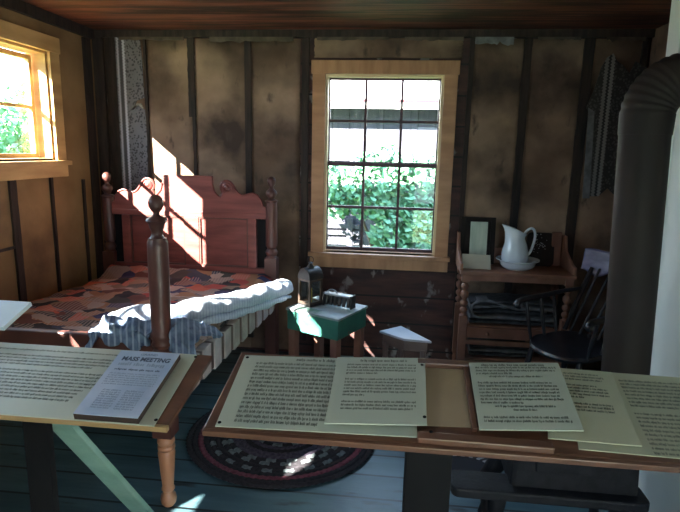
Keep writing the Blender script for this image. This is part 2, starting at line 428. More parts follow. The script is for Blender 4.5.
# corner boards with a sheen and the floral remnants
MB().box((-2.055, YB - .03, .05), (-1.985, YB - .001, 2.13)).build('batten', M['batten'], wall_back, bevel=.004)
MB().box((-1.975, YB - .02, .05), (-1.90, YB - .001, 2.13)).build('batten', M['batten'], wall_back, bevel=.004)
fl = floral('blue grey floral paper', (.17, .168, .19), (.045, .042, .05), [(-1.865, .011, (.05, .05, .06)), (-1.885, .006, (.40, .42, .50)), (-1.845, .008, (.50, .53, .62))])
mb = MB(); z = lambda v: v
poly = [(-1.905, .9), (-1.715, .9), (-1.72, 1.2), (-1.70, 1.45), (-1.715, 1.66), (-1.76, 1.70), (-1.80, 1.655), (-1.77, 1.72), (-1.715, 1.74), (-1.72, 2.0), (-1.73, 2.13), (-1.905, 2.13)]
mb.prism(poly, YB - .018, YB - .012, lambda a, b, d: (a, d, b)); mb.build('wallpaper_remnant', fl, wall_back)
mb = MB(); mb.prism([(-1.80, 1.655), (-1.76, 1.70), (-1.715, 1.665), (-1.73, 1.70), (-1.78, 1.68)], YB - .04, YB - .03, lambda a, b, d: (a, d, b)); mb.build('torn_flap', M['cardw'], wall_back)
fr = floral('dark floral paper', (.035, .03, .028), (.075, .07, .065), [(1.255, .010, (.24, .23, .22)), (1.22, .010, (.20, .19, .18)), (1.238, .007, (.02, .02, .02))])
P = [at(x, y, 1, YB) for x, y in ((584, 196), (589, 150), (592, 120), (585, 108), (593, 90), (600, 68), (606, 58), (612, 54), (616, 62), (622, 66), (628, 74), (634, 62), (650, 70), (650, 190), (612, 194), (606, 188), (597, 196))]
mb = MB(); mb.prism([(p.x, p.z) for p in P], YB - .024, YB - .018, lambda a, b, d: (a, d, b)); mb.build('wallpaper_remnant', fr, wall_back)
P = [at(x, y, 1, YB) for x, y in ((581, 198), (587, 108), (593, 112), (588, 198))]
mb = MB(); mb.prism([(p.x, p.z) for p in P], YB - .028, YB - .025, lambda a, b, d: (a, d, b)); mb.build('wallpaper_remnant', M['cloth_sheen'], wall_back)
# ragged paper edge under the ceiling
for k, (a, b, h) in enumerate(((-1.86, -1.42, .02), (-1.25, -.7, .028), (-.55, -.1, .018), (.0, .36, .02), (.43, .66, .04), (.8, 1.05, .015), (1.2, 1.42, .02))):
    mb = MB(); n = 14
    top = [(a + (b - a) * i / n, ZC - .045) for i in range(n + 1)]
    bot = [(a + (b - a) * i / n, ZC - .045 - h * (1 + .7 * noise.noise(Vector((i * 1.3, k, 2))))) for i in range(n, -1, -1)]
    mb.prism(bot[::-1] + top[::-1], YB - .04, YB - .034, lambda p, q, d: (p, d, q)); mb.build('torn_edge_paper', M['cloth_sheen'] if k == 4 else M['torn'], wall_back)
struct(box((XL, YB - .035, ZC - .045), (XR, YB, ZC)).build('trim_1', M['batten']))
struct(box((XL, YS, ZC - .06), (XL + .03, YB - .035, ZC)).build('trim_2', M['batten']))
# left wall battens
def lbatten(y, w, z0, z1):
    mb = MB(); n = 18
    L = [(y - w / 2 + .004 * noise.noise(Vector((k * .9, y * 9, 1))), z0 + (z1 - z0) * k / n) for k in range(n + 1)]
    Rr = [(y + w / 2 + .004 * noise.noise(Vector((k * .9, y * 9, 4))), z0 + (z1 - z0) * k / n) for k in range(n, -1, -1)]
    mb.prism(L + Rr, XL, XL + .014, lambda a, b, d: (d, a, b)); mb.build('batten', M['batten'], wall_left)
lbatten(2.70, .05, .05, 1.24); lbatten(3.03, .022, .05, 1.24); lbatten(3.5, .08, .05, 2.1); lbatten(3.36, .02, .05, 1.2)
lbatten(1.75, .05, .05, 2.1); lbatten(2.45, .02, .05, .95)
MB().box((XL, 2.0, .86), (XL + .010, 2.68, .875)).build('paper_seam', M['batten'], wall_left)

# ------------------------------------------------------------------ windows
def window(name, frame, glass_pos, casing, panes, m_casing, m_h, m_jamb, m_sash, n_sash=2, stool=True, axis='y', sgn=1, inner=0., cw=.08, sill_z=None, apron=.09, ext=.02):
    """frame=(a0,a1,z0,z1) opening; boxes built in (a, depth d into wall, z)"""
    a0, a1, z0, z1 = frame
    def bx(mb, A0, A1, D0, D1, Z0, Z1):
        if axis == 'y': mb.box((A0, YB + min(D0, D1), Z0), (A1, YB + max(D0, D1), Z1))
        else: mb.box((XL - max(D0, D1), A0, Z0), (XL - min(D0, D1), A1, Z1))
        return mb
    mb = MB()
    j = .018
    bx(mb, a0, a0 + j, 0, T, z0, z1); bx(mb, a1 - j, a1, 0, T, z0, z1); bx(mb, a0 + j, a1 - j, 0, T, z1 - j, z1); bx(mb, a0 + j, a1 - j, 0, T, z0, z0 + j)
    w = struct(mb.build(name, m_jamb))
    mb = MB()
    bx(mb, a0 - cw, a0 + .004, -.024, -.002, z0 - .02, z1); bx(mb, a1 - .004, a1 + cw, -.024, -.002, z0 - .02, z1)
    mb.build('side_casing', m_casing, w, bevel=.003)
    mb = MB(); bx(mb, a0 - cw - .008, a1 + cw + .008, -.028, -.002, z1 - .004, z1 + cw); mb.build('head_casing', m_h, w, bevel=.003)
    mb = MB()
    bx(mb, a0 - cw - .015, a1 + cw + .015, -.05, .0, z0 - .022, z0 + .006); bx(mb, a0 + j, a1 - j, 0, .05, z0 + .0, z0 + .02)
    mb.build('window_sill', m_h, w, bevel=.004)
    mb = MB(); bx(mb, a0 - cw - .005, a1 + cw + .005, -.026, -.002, z0 - .022 - apron, z0 - .022); mb.build('apron', m_h, w, bevel=.003)
    for (ga0, ga1, gz0, gz1, nx, nz, D) in panes:
        mb = MB(); st = .025
        bx(mb, ga0 - st, ga0, D, D + .03, gz0 - st, gz1 + st); bx(mb, ga1, ga1 + st, D, D + .03, gz0 - st, gz1 + st)
        bx(mb, ga0, ga1, D, D + .03, gz0 - st, gz0); bx(mb, ga0, ga1, D, D + .03, gz1, gz1 + st)
        mw = .0085
        for i in range(1, nx):
            x = ga0 + (ga1 - ga0) * i / nx; bx(mb, x - mw, x + mw, D + .003, D + .027, gz0, gz1)
        for i in range(1, nz):
            zz = gz0 + (gz1 - gz0) * i / nz; bx(mb, ga0, ga1, D + .004, D + .026, zz - mw, zz + mw)
        s = mb.build('sash', m_sash, w)
        mb = MB(); bx(mb, ga0, ga1, D + .013, D + .016, gz0, gz1); mb.build('glass_pane', M['glass'], s)
    return w
g0, g1 = -.472, .236
window('window_1', BW, None, None,
       [(g0, g1, .775, 1.320, 3, 2, .032), (g0, g1, 1.352, 1.875, 3, 2, .066)],
       M['trim'], M['trim_h'], M['trim_pale'], M['sash'], apron=.075)
window('window_2', LW, None, None, [(2.01, 3.03, 1.365, 1.895, 3, 2, .075)], M['trim_left'], M['trim_left'], M['trim_left'], M['trim_left'], axis='x', cw=.085, apron=.07)
window('window_3', LW2, None, None, [(.29, 1.20, 1.375, 1.985, 3, 2, .075)], M['trim_left'], M['trim_left'], M['trim_left'], M['trim_left'], axis='x', cw=.085, apron=.07)
for nm, q in (('added_sun_slot_1', SUN_SLOT1), ('added_sun_slot_2', SUN_SLOT2)):  # added openings out of view, sized for the rug and floor sun patches
    mb = MB(); a0, a1, z0, z1 = q
    for b_ in ((-.45, .155 if nm == 'added_sun_slot_1' else .235, z1, 1.64 if nm == 'added_sun_slot_1' else 1.28), (-.45, .155 if nm == 'added_sun_slot_1' else .235, 1.31 if nm == 'added_sun_slot_1' else .95, z0), (-.45, a0, z0, z1), (a1, .155 if nm == 'added_sun_slot_1' else .235, z0, z1)):
        mb.box((XL, b_[0], b_[2]), (XL + .015, b_[1], b_[3]))
    w = struct(mb.build(nm, M['trim_left']))
    MB().box((XL + .002, a0, z0), (XL + .005, a1, z1)).build('glass_pane', M['glass'], w)

# ------------------------------------------------------------------ bed
HX0, HX1, HY, FY = -1.868, -.787, 3.32, 1.87
BX1 = -.87                                     # foot post
bed = thing('bed', (-1.33, 2.6, 0), 'red mahogany four-post bed with scrolled headboard in the left corner', 'bed')
Xc = (HX0 + HX1) / 2
half = [at(x, y, 1, HY) for x, y in ((212.5, 176), (212.8, 184), (214.5, 191), (218.5, 195.6), (221, 196.6))]
H = [(Xc, 1.245)] + [(p.x, p.z) for p in half]
# scroll eye
ec = at(227.5, 187, 1, HY); er = .042
for k in range(9):
    a = math.radians(228 - k * 25) if True else 0
    H.append((ec.x + er * math.cos(a) * 1.0, ec.z + er * math.sin(a)))
H += [(p.x, p.z) for p in [at(x, y, 1, HY) for x, y in ((236, 189), (239, 193), (243, 195.3), (248, 194.2), (253, 193), (258, 195), (262, 200), (263.5, 206), (268, 207), (268, 216))]]
H.append((Xc, H[-1][1]))
def fix(H):
    return H
Hl = [(2 * Xc - x, z) for x, z in H[1:-1]][::-1]
out = H[1:-1] + Hl                              # right silhouette then left
mb = MB(); 
n = len(out)
pts = out
mb.prism(pts[::-1], HY - .014, HY + .014, lambda a, b, d: (a, d, b))
mb.build('headboard_crest', M['bed_h'], bed, bevel=.003)
# scroll rosettes and carved lip along the outline
mb = MB()
for s in (1, -1):
    mb = MB(); cx = Xc + s * (ec.x - Xc)
    mb.lathe([(.030, 0), (.030, .006), (.022, .010), (.018, .006), (.010, .010), (.004, .014)], (cx, HY - .014, ec.z), 24, mtx=Matrix.Rotation(PI / 2, 4, 'X'))
    lip = [Vector((Xc + s * (x - Xc), HY - .016, z)) for x, z in H[2:-3]]
    mb.tube(lip, .006, 6)
    mb.build('scroll_carving', M['bed'], bed, smooth=True)
zt = H[-1][1]; zb = .585
mb = MB()
xi1 = at(257, 240, 1, HY).x; xi0 = 2 * Xc - xi1
st = .055
mb.box((xi1 - st, HY - .016, zb), (xi1, HY + .016, zt + .01)); mb.box((xi0, HY - .016, zb), (xi0 + st, HY + .016, zt + .01))
xm0, xm1 = at(186, 240, 1, HY).x, at(200, 240, 1, HY).x
for a_, b_ in ((xi0, xi0 + st), (xm0, xm1), (xi1 - st, xi1)):
    MB().box((a_, HY - .016, zb + .086), (b_, HY + .016, zt - .021)).build('headboard_stile', M['bed'], bed, bevel=.003)
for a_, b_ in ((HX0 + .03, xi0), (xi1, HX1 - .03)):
    MB().box((a_, HY + .004, zb + .06), (b_, HY + .012, zt)).build('gap_shade', M['black'], bed)  # black sheet stands in for the shade between headboard and post
mb = MB(); mb.box((HX0 + .02, HY - .017, zt - .02), (HX1 - .02, HY + .017, zt + .015)); mb.build('headboard_rail', M['bed_h'], bed, bevel=.003)
mb = MB(); mb.box((HX0 + .02, HY - .017, zb - .02), (HX1 - .02, HY + .017, zb + .085)); mb.build('headboard_rail', M['bed_h'], bed, bevel=.003)
for a, b in ((xi0 + st, xm0), (xm1, xi1 - st)):
    q_ = MB().box((a - .004, HY - .002, zb + .08), (b + .004, HY + .010, zt - .018)).build('headboard_panel', M['bed'], bed)
    mb = MB()
    for b4 in ((a, zb + .085, a + .009, zt - .02), (b - .009, zb + .085, b, zt - .02), (a + .009, zb + .085, b - .009, zb + .094), (a + .009, zt - .029, b - .009, zt - .02)):
        mb.box((b4[0], HY - .012, b4[1]), (b4[2], HY - .002, b4[3]))
    mb.build('panel_molding', M['bed_dark'], q_)  # dark colour draws the shadow line round each panel

def head_post(x):
    p = MB()
    p.box((x - .038, HY - .038, .0), (x + .038, HY + .038, .74))
    p.lathe([(.038, .74), (.030, .752), (.036, .765), (.040, .775), (.034, .79), (.026, .80), (.036, .815), (.038, .83), (.036, 1.06), (.034, 1.09), (.040, 1.095), (.040, 1.105), (.028, 1.11)], (x, HY, 0), 24)
    o = p.build('post', M['bed_dark'], bed, smooth=True)
    q = MB(); q.lathe([(.026, 1.108), (.018, 1.118), (.030, 1.135), (.036, 1.15), (.030, 1.165), (.014, 1.178), (.012, 1.19), (.020, 1.20), (.027, 1.215), (.028, 1.228), (.022, 1.243), (.010, 1.252), (.001, 1.254)], (x, HY, 0), 24)
    q.build('finial', M['bed_dark'], o, smooth=True)
head_post(HX0); head_post(HX1)
def foot_post(x):
    p = MB()
    p.lathe([(.037, .30), (.040, .31), (.040, .60)], (x, FY, 0), 4, mtx=Matrix.Rotation(PI / 4, 4, 'Z') @ Matrix.Scale(1.3, 4, (1, 1, 0)))
    p = MB(); p.box((x - .038, FY - .038, .31), (x + .038, FY + .038, .655))
    p.lathe([(.038, .655), (.030, .67), (.039, .685), (.033, .70), (.041, .715), (.041, .725), (.034, .735), (.037, .80), (.038, .95), (.0375, 1.05), (.037, 1.078), (.033, 1.086), (.033, 1.092)], (x, FY, 0), 28)
    o = p.build('post', M['bed_dark'], bed, smooth=True)
    q = MB(); q.lathe([(.030, 1.09), (.022, 1.10), (.020, 1.115), (.026, 1.13), (.030, 1.145), (.038, 1.155), (.036, 1.163), (.018, 1.172), (.011, 1.18), (.012, 1.187), (.020, 1.195), (.026, 1.21), (.027, 1.222), (.024, 1.236), (.014, 1.247), (.001, 1.25)], (x, FY, 0), 28)
    q.build('finial', M['bed_dark'], o, smooth=True)
    l = MB(); l.lathe([(.001, .0), (.020, .0), (.029, .012), (.032, .03), (.029, .047), (.020, .058), (.019, .066), (.026, .072), (.026, .078), (.022, .084), (.025, .12), (.031, .20), (.034, .235), (.028, .245), (.034, .252), (.034, .262), (.027, .268), (.034, .278), (.034, .29), (.028, .30), (.030, .312)], (x, FY, 0), 28)
    l.build('leg', M['leg'], bed, smooth=True)
foot_post(BX1); foot_post(-1.93)
# side rails with the linen lacing wrapped round, foot rails
def rail_x(y, f=0): return HX1 + .0 + (BX1 + .03 - HX1) * (HY - y) / (HY - FY)
def side(xa, xb):
    mb = MB(); w = .019
    vs = []
    for (x, y) in ((xa, FY), (xb, HY)):
        vs += [(x - w, y, .42), (x + w, y, .42), (x + w, y, .545), (x - w, y, .545)]
    mb.add(vs, [(0, 1, 5, 4), (1, 2, 6, 5), (2, 3, 7, 6), (3, 0, 4, 7), (3, 2, 1, 0), (4, 5, 6, 7)])
    return mb.build('side_rail', M['bed_dark'], bed)
rr = side(BX1 + .01, HX1 + .015); side(-1.93, HX0)
N = 11
for k in range(N):
    y = 1.96 + k * (3.2 - 1.96) / (N - 1); x = BX1 + .01 + (HX1 + .005 - BX1) * (y - FY) / (HY - FY)
    mb = MB(); w, hw, t = .020, .047, .004
    j = random.uniform(-.004, .004)
    ring = [(x - w - t, .414), (x + w + t, .414 + j), (x + w + t, .552), (x - w - t, .552)]
    mb.prism(ring, y - hw, y + hw, lambda a, b, d: (a, d + .01 * (b - .48) * 3, b))
    mb.build('linen_strap', M['strap'], rr, bevel=.004)['label'] = 'pale linen strap wrapped over the rail'
MB().box((-1.93, FY - .016, .645), (BX1 - .02, FY + .016, .712)).build('foot_rail', M['bed_dark'], bed, bevel=.006)
MB().box((-1.93, FY - .018, .42), (BX1 - .02, FY + .018, .56)).build('foot_rail', M['bed_dark'], bed, bevel=.004)
MB().box((-1.93, FY - .010, .555), (BX1 - .02, FY + .010, .65)).build('footboard', M['bed'], bed)
# mattress: its own thing
mb = MB()
def mt(u, v):
    x0 = -1.90 + (.05) * v; x1 = -.895 + .07 * v
    return x0, x1
mb.add([(-1.89, 1.90, .44), (-.90, 1.90, .44), (-.825, 3.29, .44), (-1.84, 3.29, .44), (-1.89, 1.90, .56), (-.90, 1.90, .56), (-.825, 3.29, .56), (-1.84, 3.29, .56)],
       [(0, 3, 2, 1), (4, 5, 6, 7), (0, 1, 5, 4), (1, 2, 6, 5), (2, 3, 7, 6), (3, 0, 4, 7)])
tag(mb.build('mattress', M['ticking'], smooth=False, bevel=.03, origin=(-1.35, 2.6, .44)), 'thin ticking mattress under the patchwork quilt on the mahogany bed', 'mattress')
# patchwork quilt
def qf(u, v):
    x0 = -1.90 + .05 * v; x1 = -.86 + .085 * v
    x = x0 + (x1 - x0) * u; y = 1.90 + 1.385 * v
    z = .60 + .035 * noise.noise(Vector((x * 2.3, y * 2.0, 3))) + .016 * noise.noise(Vector((x * 7, y * 7, 1))) + .006 * noise.noise(Vector((x * 18, y * 18, 1)))
    z += .05 * max(0, (v - .9) / .1) * (1 - .4 * u)
    e = max(0, (u - .95) / .05); z -= .03 * e
    return Vector((x, y, z))
mb = MB(); mb.grid(qf, 90, 110)
quilt = tag(mb.build('patchwork_quilt', M['quilt'], smooth=True, solid=.014, origin=(-1.35, 2.6, .6)), 'crazy patchwork quilt in red, black, navy and tan spread on the bed', 'quilt')
# comforter rolled along the bed's right side and slumped over the foot rail
comf = thing('comforter', (-.95, 2.2, .62), 'pale blue ticking comforter rolled along the bed side and over its foot rail', 'comforter')
path = [Vector(p) for p in ((-1.22, 2.08, .67), (-1.10, 2.09, .705), (-.98, 2.17, .705), (-.88, 2.36, .685), (-.79, 2.62, .655), (-.70, 2.87, .64), (-.65, 3.03, .625), (-.64, 3.06, .62))]
def cr(P, t):
    n = len(P) - 1; s = t * n; i = min(int(s), n - 1); f = s - i
    p0, p1, p2, p3 = P[max(i - 1, 0)], P[i], P[i + 1], P[min(i + 2, n)]
    return .5 * ((2 * p1) + (p2 - p0) * f + (2 * p0 - 5 * p1 + 4 * p2 - p3) * f * f + (3 * p1 - p0 - 3 * p2 + p3) * f ** 3)
def fabric_tube(mb, P, rf, seg, n, flat, amp, sd, fr=9):
    o = len(mb.v)
    pts = [cr(P, i / n) for i in range(n + 1)]
    mb.tube(pts, [rf(i / n) for i in range(n + 1)], seg, flat=flat)
    for i in range(o, len(mb.v)):
        p = mb.v[i]; c = pts[(i - o) // seg]
        d = (p - c)
        k = amp * noise.noise(p * fr + Vector((sd, 0, 0))) + amp * .5 * noise.noise(p * fr * 2.6 + Vector((sd, 3, 0)))
        if d.length > 1e-6: mb.v[i] = p + d.normalized() * k
mb = MB(); fabric_tube(mb, path, lambda t: .062 * min(1, .5 + 6 * t) * (1 if t < .9 else max(.25, math.sqrt(max(0, 1 - ((t - .9) / .1) ** 2)))), 28, 90, .72, .016, 1)
mb.build('rolled_edge', M['comfort'], comf, smooth=True)
path2 = [p + Vector((.030, -.02, -.050)) for p in path[2:-1]]
mb = MB(); fabric_tube(mb, path2, lambda t: .034 * (1 if t < .9 else .8), 22, 70, .6, .014, 4, 12)
mb.build('under_fold', M['comfort'], comf, smooth=True)
# slumped foot end, folds running down over the rail
def slump(u, v):
    x = -1.15 + .42 * u; s = v
    # profile across the rail: from the bed top, over the rail, and down the front
    if s < .45:
        y = 2.16 - (2.16 - 1.90) * s / .45; z = .675 + .085 * (s / .45) ** 1.2
    else:
        k = (s - .45) / .55; y = 1.90 - .050 * math.sin(min(k * 2, 1) * PI / 2); z = .76 - .10 * k ** 1.15 * (.5 + .6 * min(1, max(0, u * 1.3)))
    if u > .86: 
        pass
    f = .012 * math.sin(u * 30 + 3 * math.sin(v * 4)) * (.4 + v) + .024 * noise.noise(Vector((u * 9, v * 5, 2))) + .010 * noise.noise(Vector((u * 26, v * 14, 5)))
    drop = max(0, (u - .82) / .18)
    return Vector((x + .02 * noise.noise(Vector((u * 3, v * 6, 8))), y - abs(f) * .5 * (.4 + .6 * v) + (.02 if abs(x - BX1) < .05 else 0), z + f * .8 - .05 * drop - .04 * max(0, (.12 - u) / .12)))
mb = MB(); mb.grid(slump, 130, 50)
mb.build('draped_end', M['denim'], comf, smooth=True, solid=.012)['label'] = 'darker blue striped end folded over the foot rail'

# ------------------------------------------------------------------ display boards
SL = math.atan(.2); cs, sn = math.cos(SL), math.sin(SL)
Y0, Z0 = 1.085, .80
def loc3(u, v, w): return Vector((u, Y0 + v * cs - w * sn, Z0 + v * sn + w * cs))
def bp(px, py, w=0.):
    d = R @ np.array([px - 340., py - 256., FPX]); n = np.array([0, -sn, cs]); p0 = np.array(loc3(0, 0, w))
    t = ((p0 - EYE) @ n) / (d @ n); p = EYE + t * d
    return (float(p[0]), float(((p - p0) @ np.array([0, cs, sn]))))
def slab(mb, poly, w0, w1, mi=0): return mb.prism(poly, w0, w1, lambda a, b, d: loc3(a, b, d), mi)

def words(mb, quad, n, w, seed, h=.42, title=None, fills=None, ragged=True, let=.0021):
    """letter-sized marks in `n` lines inside quad (bl, br, tr, tl) in board coords at height w"""
    rnd = random.Random(seed); bl, br, tr, tl = quad
    def P(s, t):
        a = (bl[0] + (br[0] - bl[0]) * s, bl[1] + (br[1] - bl[1]) * s); b = (tl[0] + (tr[0] - tl[0]) * s, tl[1] + (tr[1] - tl[1]) * s)
        return (a[0] + (b[0] - a[0]) * t, a[1] + (b[1] - a[1]) * t)
    W = math.hypot(br[0] - bl[0], br[1] - bl[1]); Hh = math.hypot(tl[0] - bl[0], tl[1] - bl[1])
    pitch = 1 / n
    for i in range(n):
        f = (fills[i] if fills else 1.)
        if f == 0: continue
        s0, s1 = (0, f) if not isinstance(f, tuple) else f
        t = 1 - (i + .5) * pitch; s = s0; left = rnd.randint(2, 8)
        dl = let / W; lh = h * pitch
        while s < s1 - dl:
            if left == 0:
                s += dl * 1.0; left = rnd.randint(2, 9); continue
            tall = rnd.random()
            t0 = t - lh / 2 - (lh * .35 if tall > .92 else 0); t1 = t + lh / 2 + (lh * .4 if tall < .25 else 0)
            ww = dl * rnd.uniform(.5, .82)
            A, B, C, D = P(s, t0), P(s + ww, t0), P(s + ww, t1), P(s, t1)
            mb.add([loc3(*A, w), loc3(*B, w), loc3(*C, w), loc3(*D, w)], [(0, 1, 2, 3)])
            s += dl; left -= 1
def inset(quad, s0, s1, t0, t1):
    bl, br, tr, tl = quad
    def P(s, t):
        a = (bl[0] + (br[0] - bl[0]) * s, bl[1] + (br[1] - bl[1]) * s); b = (tl[0] + (tr[0] - tl[0]) * s, tl[1] + (tr[1] - tl[1]) * s)
        return (a[0] + (b[0] - a[0]) * t, a[1] + (b[1] - a[1]) * t)
    return [P(s0, t0), P(s1, t0), P(s1, t1), P(s0, t1)]

TH = .014
def support(name, x0, x1, y0, y1, par):
    return MB().box((x0, y0, 0), (x1, y1, .775)).build(name, M['black'], par)
# left board
lb = thing('display_stand', (-.95, 1.2, 0), 'left slanted reading stand with a light oak edge, in front of the bed foot', 'display stand', None)
lbq = [(-1.45, 0), (-.497, 0), (-.492, .29), (-1.45, .29)]
slab(MB(), lbq, -TH, 0).build('slanted_board', M['panelwood'], lb, bevel=.003)
slab(MB(), [(-1.45, -.012), (-.497, -.012), (-.497, 0), (-1.45, 0)], -TH, .0).build('front_edge', M['panelwood_l'], lb, bevel=.002)
MB().box((-.892, 1.13, 0), (-.828, 1.15, .79)).build('support_post', M['black'], lb)
# painted brace plank to the floor
a = at(58, 430, 1, 1.19); a.z = .783; b = at(143, 512, 1, 1.62); a.x -= .045; b = a + (b - a) * ((a.z - .012) / (a.z - b.z))
def plank(a, b, wdir, hw, ht):
    t = (b - a).normalized(); w_ = (wdir - t * wdir.dot(t)).normalized(); n_ = t.cross(w_)
    mb = MB(); vs = []
    for p in (a, b):
        for s1, s2 in ((-1, -1), (1, -1), (1, 1), (-1, 1)): vs.append(p + w_ * hw * s1 + n_ * ht * s2)
    mb.add(vs, [(0, 1, 5, 4), (1, 2, 6, 5), (2, 3, 7, 6), (3, 0, 4, 7), (3, 2, 1, 0), (4, 5, 6, 7)]); return mb
plank(a, b, Vector((1, 0, 0)), .035, .009).build('diagonal_brace', M['brace'], lb, bevel=.002)['label'] = 'sage green painted brace plank'
MB().box((b.x - .045, b.y - .04, 0), (b.x + .045, b.y + .05, .012)).build('brace_foot', M['pewter'], lb)

def screw(parent, uv, w):
    mb = MB(); p = loc3(uv[0], uv[1], w)
    mb.lathe([(.0042, 0), (.0042, .0012), (.002, .002)], p, 12, mtx=Matrix.Rotation(SL, 4, 'X')); mb.build('screw', M['black'], parent)
def sheet(label, quad, w0, w1, m=None, group=None):
    c = loc3(sum(q[0] for q in quad) / 4, sum(q[1] for q in quad) / 4, w0)
    t = thing('text_panel', c, label, 'information panel', group)
    slab(MB(), quad, w0, w1).build('metal_sheet', m or M['sheet'], t, bevel=.0006)
    return t
E2 = .0006
S = .003
# left sheet
LQ = [(-1.44, bp(0, 413, S)[1]), bp(154, 426, S), bp(197, 354.5, S), (-1.44, .28)]
LQ[0] = (-1.44, LQ[1][1]); LQ[3] = (-1.44, LQ[2][1])
t = sheet('cream text panel on the left stand, covered in part by a blue handbill', LQ, .0005, S)
mb = MB()
q = [bp(-60, 400, S), bp(70, 403, S), bp(113, 357, S), bp(-30, 343, S)]
# text runs in lines parallel to the board
vt, vb = .262, .045
words(mb, [(-1.40, vb), (-.715, vb), (-.715, vt), (-1.40, vt)], 16, S + E2, 11, fills=[.96, 0, 1, .97, .99, .9, 0, .98, .98, .96, .97, .96, .94, .93, .93, .92])
mb.build('printed_text', M['ink'], t)
screw(t, bp(195.5, 357, S), S); screw(t, bp(156, 420, S), S)
# handbill
HB = [bp(73, 413, .02), bp(137.5, 418, .02), bp(180, 353.5, .02), bp(121.5, 350, .02)]
c = loc3(HB[0][0], HB[0][1], S)
hb = thing('handbill', c, 'blue-grey mass meeting handbill mounted on the left text panel', 'handbill')
slab(MB(), HB, S, .018).build('backing_block', M['placard_edge'], hb)
slab(MB(), HB, .018, .0195).build('bill_face', M['placard'], hb)
def text_mesh(s, quad, w, mats, parent, name='lettering', bold=.0):
    cu = bpy.data.curves.new('t', 'FONT'); cu.body = s; cu.size = 1; cu.offset = bold; cu.resolution_u = 3
    ob = bpy.data.objects.new('t', cu); COL.objects.link(ob)
    bpy.context.view_layer.update()
    me = bpy.data.meshes.new_from_object(ob.evaluated_get(bpy.context.evaluated_depsgraph_get()))
    bpy.data.objects.remove(ob)
    xs = [v.co.x for v in me.vertices]; ys = [v.co.y for v in me.vertices]
    x0, x1, y0, y1 = min(xs), max(xs), min(ys), max(ys); bl, br, tr, tl = quad
    vs = []
    for v in me.vertices:
        s_, t_ = (v.co.x - x0) / (x1 - x0), (v.co.y - y0) / (y1 - y0)
        a = (bl[0] + (br[0] - bl[0]) * s_, bl[1] + (br[1] - bl[1]) * s_); b = (tl[0] + (tr[0] - tl[0]) * s_, tl[1] + (tr[1] - tl[1]) * s_)
        vs.append(loc3(a[0] + (b[0] - a[0]) * t_, a[1] + (b[1] - a[1]) * t_, w))
    mb = MB(); mb.add(vs, [list(p.vertices) for p in me.polygons])
    return mb.build(name, mats, parent)
w = .0195 + .0005
text_mesh('GRAND', inset(HB, .38, .66, .925, .96), w, M['ink_dark'], hb)
text_mesh('MASS MEETING', inset(HB, .12, .92, .82, .895), w, M['ink_dark'], hb, bold=.035)
mb = MB(); words(mb, inset(HB, .12, .90, .73, .79), 1, w, 5, h=.62, let=.006); mb.build('lettering', M['ink_soft'], hb)
mb = MB(); words(mb, inset(HB, .12, .90, .66, .685), 1, w, 6, h=.8, let=.0042); mb.build('lettering', M['ink_dark'], hb)
mb = MB(); words(mb, inset(HB, .09, .92, .42, .62), 6, w, 7, h=.4); words(mb, inset(HB, .18, .5, .08, .36), 9, w, 8, h=.5); words(mb, inset(HB, .55, .86, .08, .36), 9, w, 9, h=.5)
mb.build('small_print', M['ink_soft'], hb)

# right long board
cb = thing('display_stand', (.1, 1.2, 0), 'long slanted reading stand with reddish wood edge across the front right', 'display stand')
xl0, xl1 = bp(204, 426)[0], bp(241, 353)[0]
vb_, vf_ = .315, .0
cq = [(xl0, 0), (1.0, .0), (1.0, .325), (xl1, .315)]
slab(MB(), cq, -TH, 0).build('slanted_board', M['panelwood'], cb, bevel=.003)
slab(MB(), [(xl0, -.012), (1.0, -.012), (1.0, 0), (xl0, 0)], -TH - .001, .0).build('front_edge', M['panelwood'], cb, bevel=.002)
MB().box((.045, 1.20, 0), (.155, 1.29, .79)).build('support_post', M['black'], cb)
# tray rails
a0 = bp(417, 432)[0]; a1 = bp(549, 440)[0]
slab(MB(), [(a0, .0), (a1, -.002), (a1, .022), (a0, .024)], .0, .016).build('front_rail', M['panelwood'], cb, bevel=.003)
b0 = bp(417, 357)[0]; b1 = bp(524, 360)[0]
slab(MB(), [(b0, .292), (b1, .295), (b1, .320), (b0, .316)], .0, .016).build('back_rail', M['panelwood'], cb, bevel=.003)
d = [bp(472, 428, .012), bp(478, 428, .012), bp(468, 362, .012), bp(463, 362, .012)]
slab(MB(), d, .0, .012).build('divider', M['panelwood'], cb, bevel=.002)
e = [bp(427, 426), bp(472, 428), bp(464, 364), bp(424, 364)]
slab(MB(), e, .0002, .001).build('bare_slot', M['slot'], cb)
for p_ in ((431, 432), (429.5, 356.5)):
    screw(cb, bp(*p_, .016), .016)
# sheets on the right board
Q1 = [bp(215, 426, S), bp(417, 437, S), bp(417, 361, S), bp(245, 355, S)]
t = sheet('large cream text panel at the left end of the long reading stand', Q1, .0005, S)
mb = MB(); words(mb, inset(Q1, .31, .80, .925, .965), 1, S + E2, 20, h=.75, let=.0034)
words(mb, inset(Q1, .085, .90, .045, .90), 15, S + E2, 21, fills=[1] * 14 + [.52], h=.46); mb.build('printed_text', M['ink'], t)
screw(t, bp(247.5, 357.5, S), S); screw(t, bp(219.5, 422.5, S), S)
w2 = .014
Q2 = [bp(324.5, 423, w2), bp(427, 425, w2), bp(425, 358, w2), bp(337.5, 357, w2)]
t = sheet('smaller raised cream text panel with two screws at its right edge', Q2, w2 - .003, w2)
slab(MB(), inset(Q2, .05, .95, .06, .97), S, w2 - .003).build('spacer_block', M['black'], t)
mb = MB(); words(mb, inset(Q2, .27, .80, .915, .955), 1, w2 + E2, 22, h=.7, let=.0026)
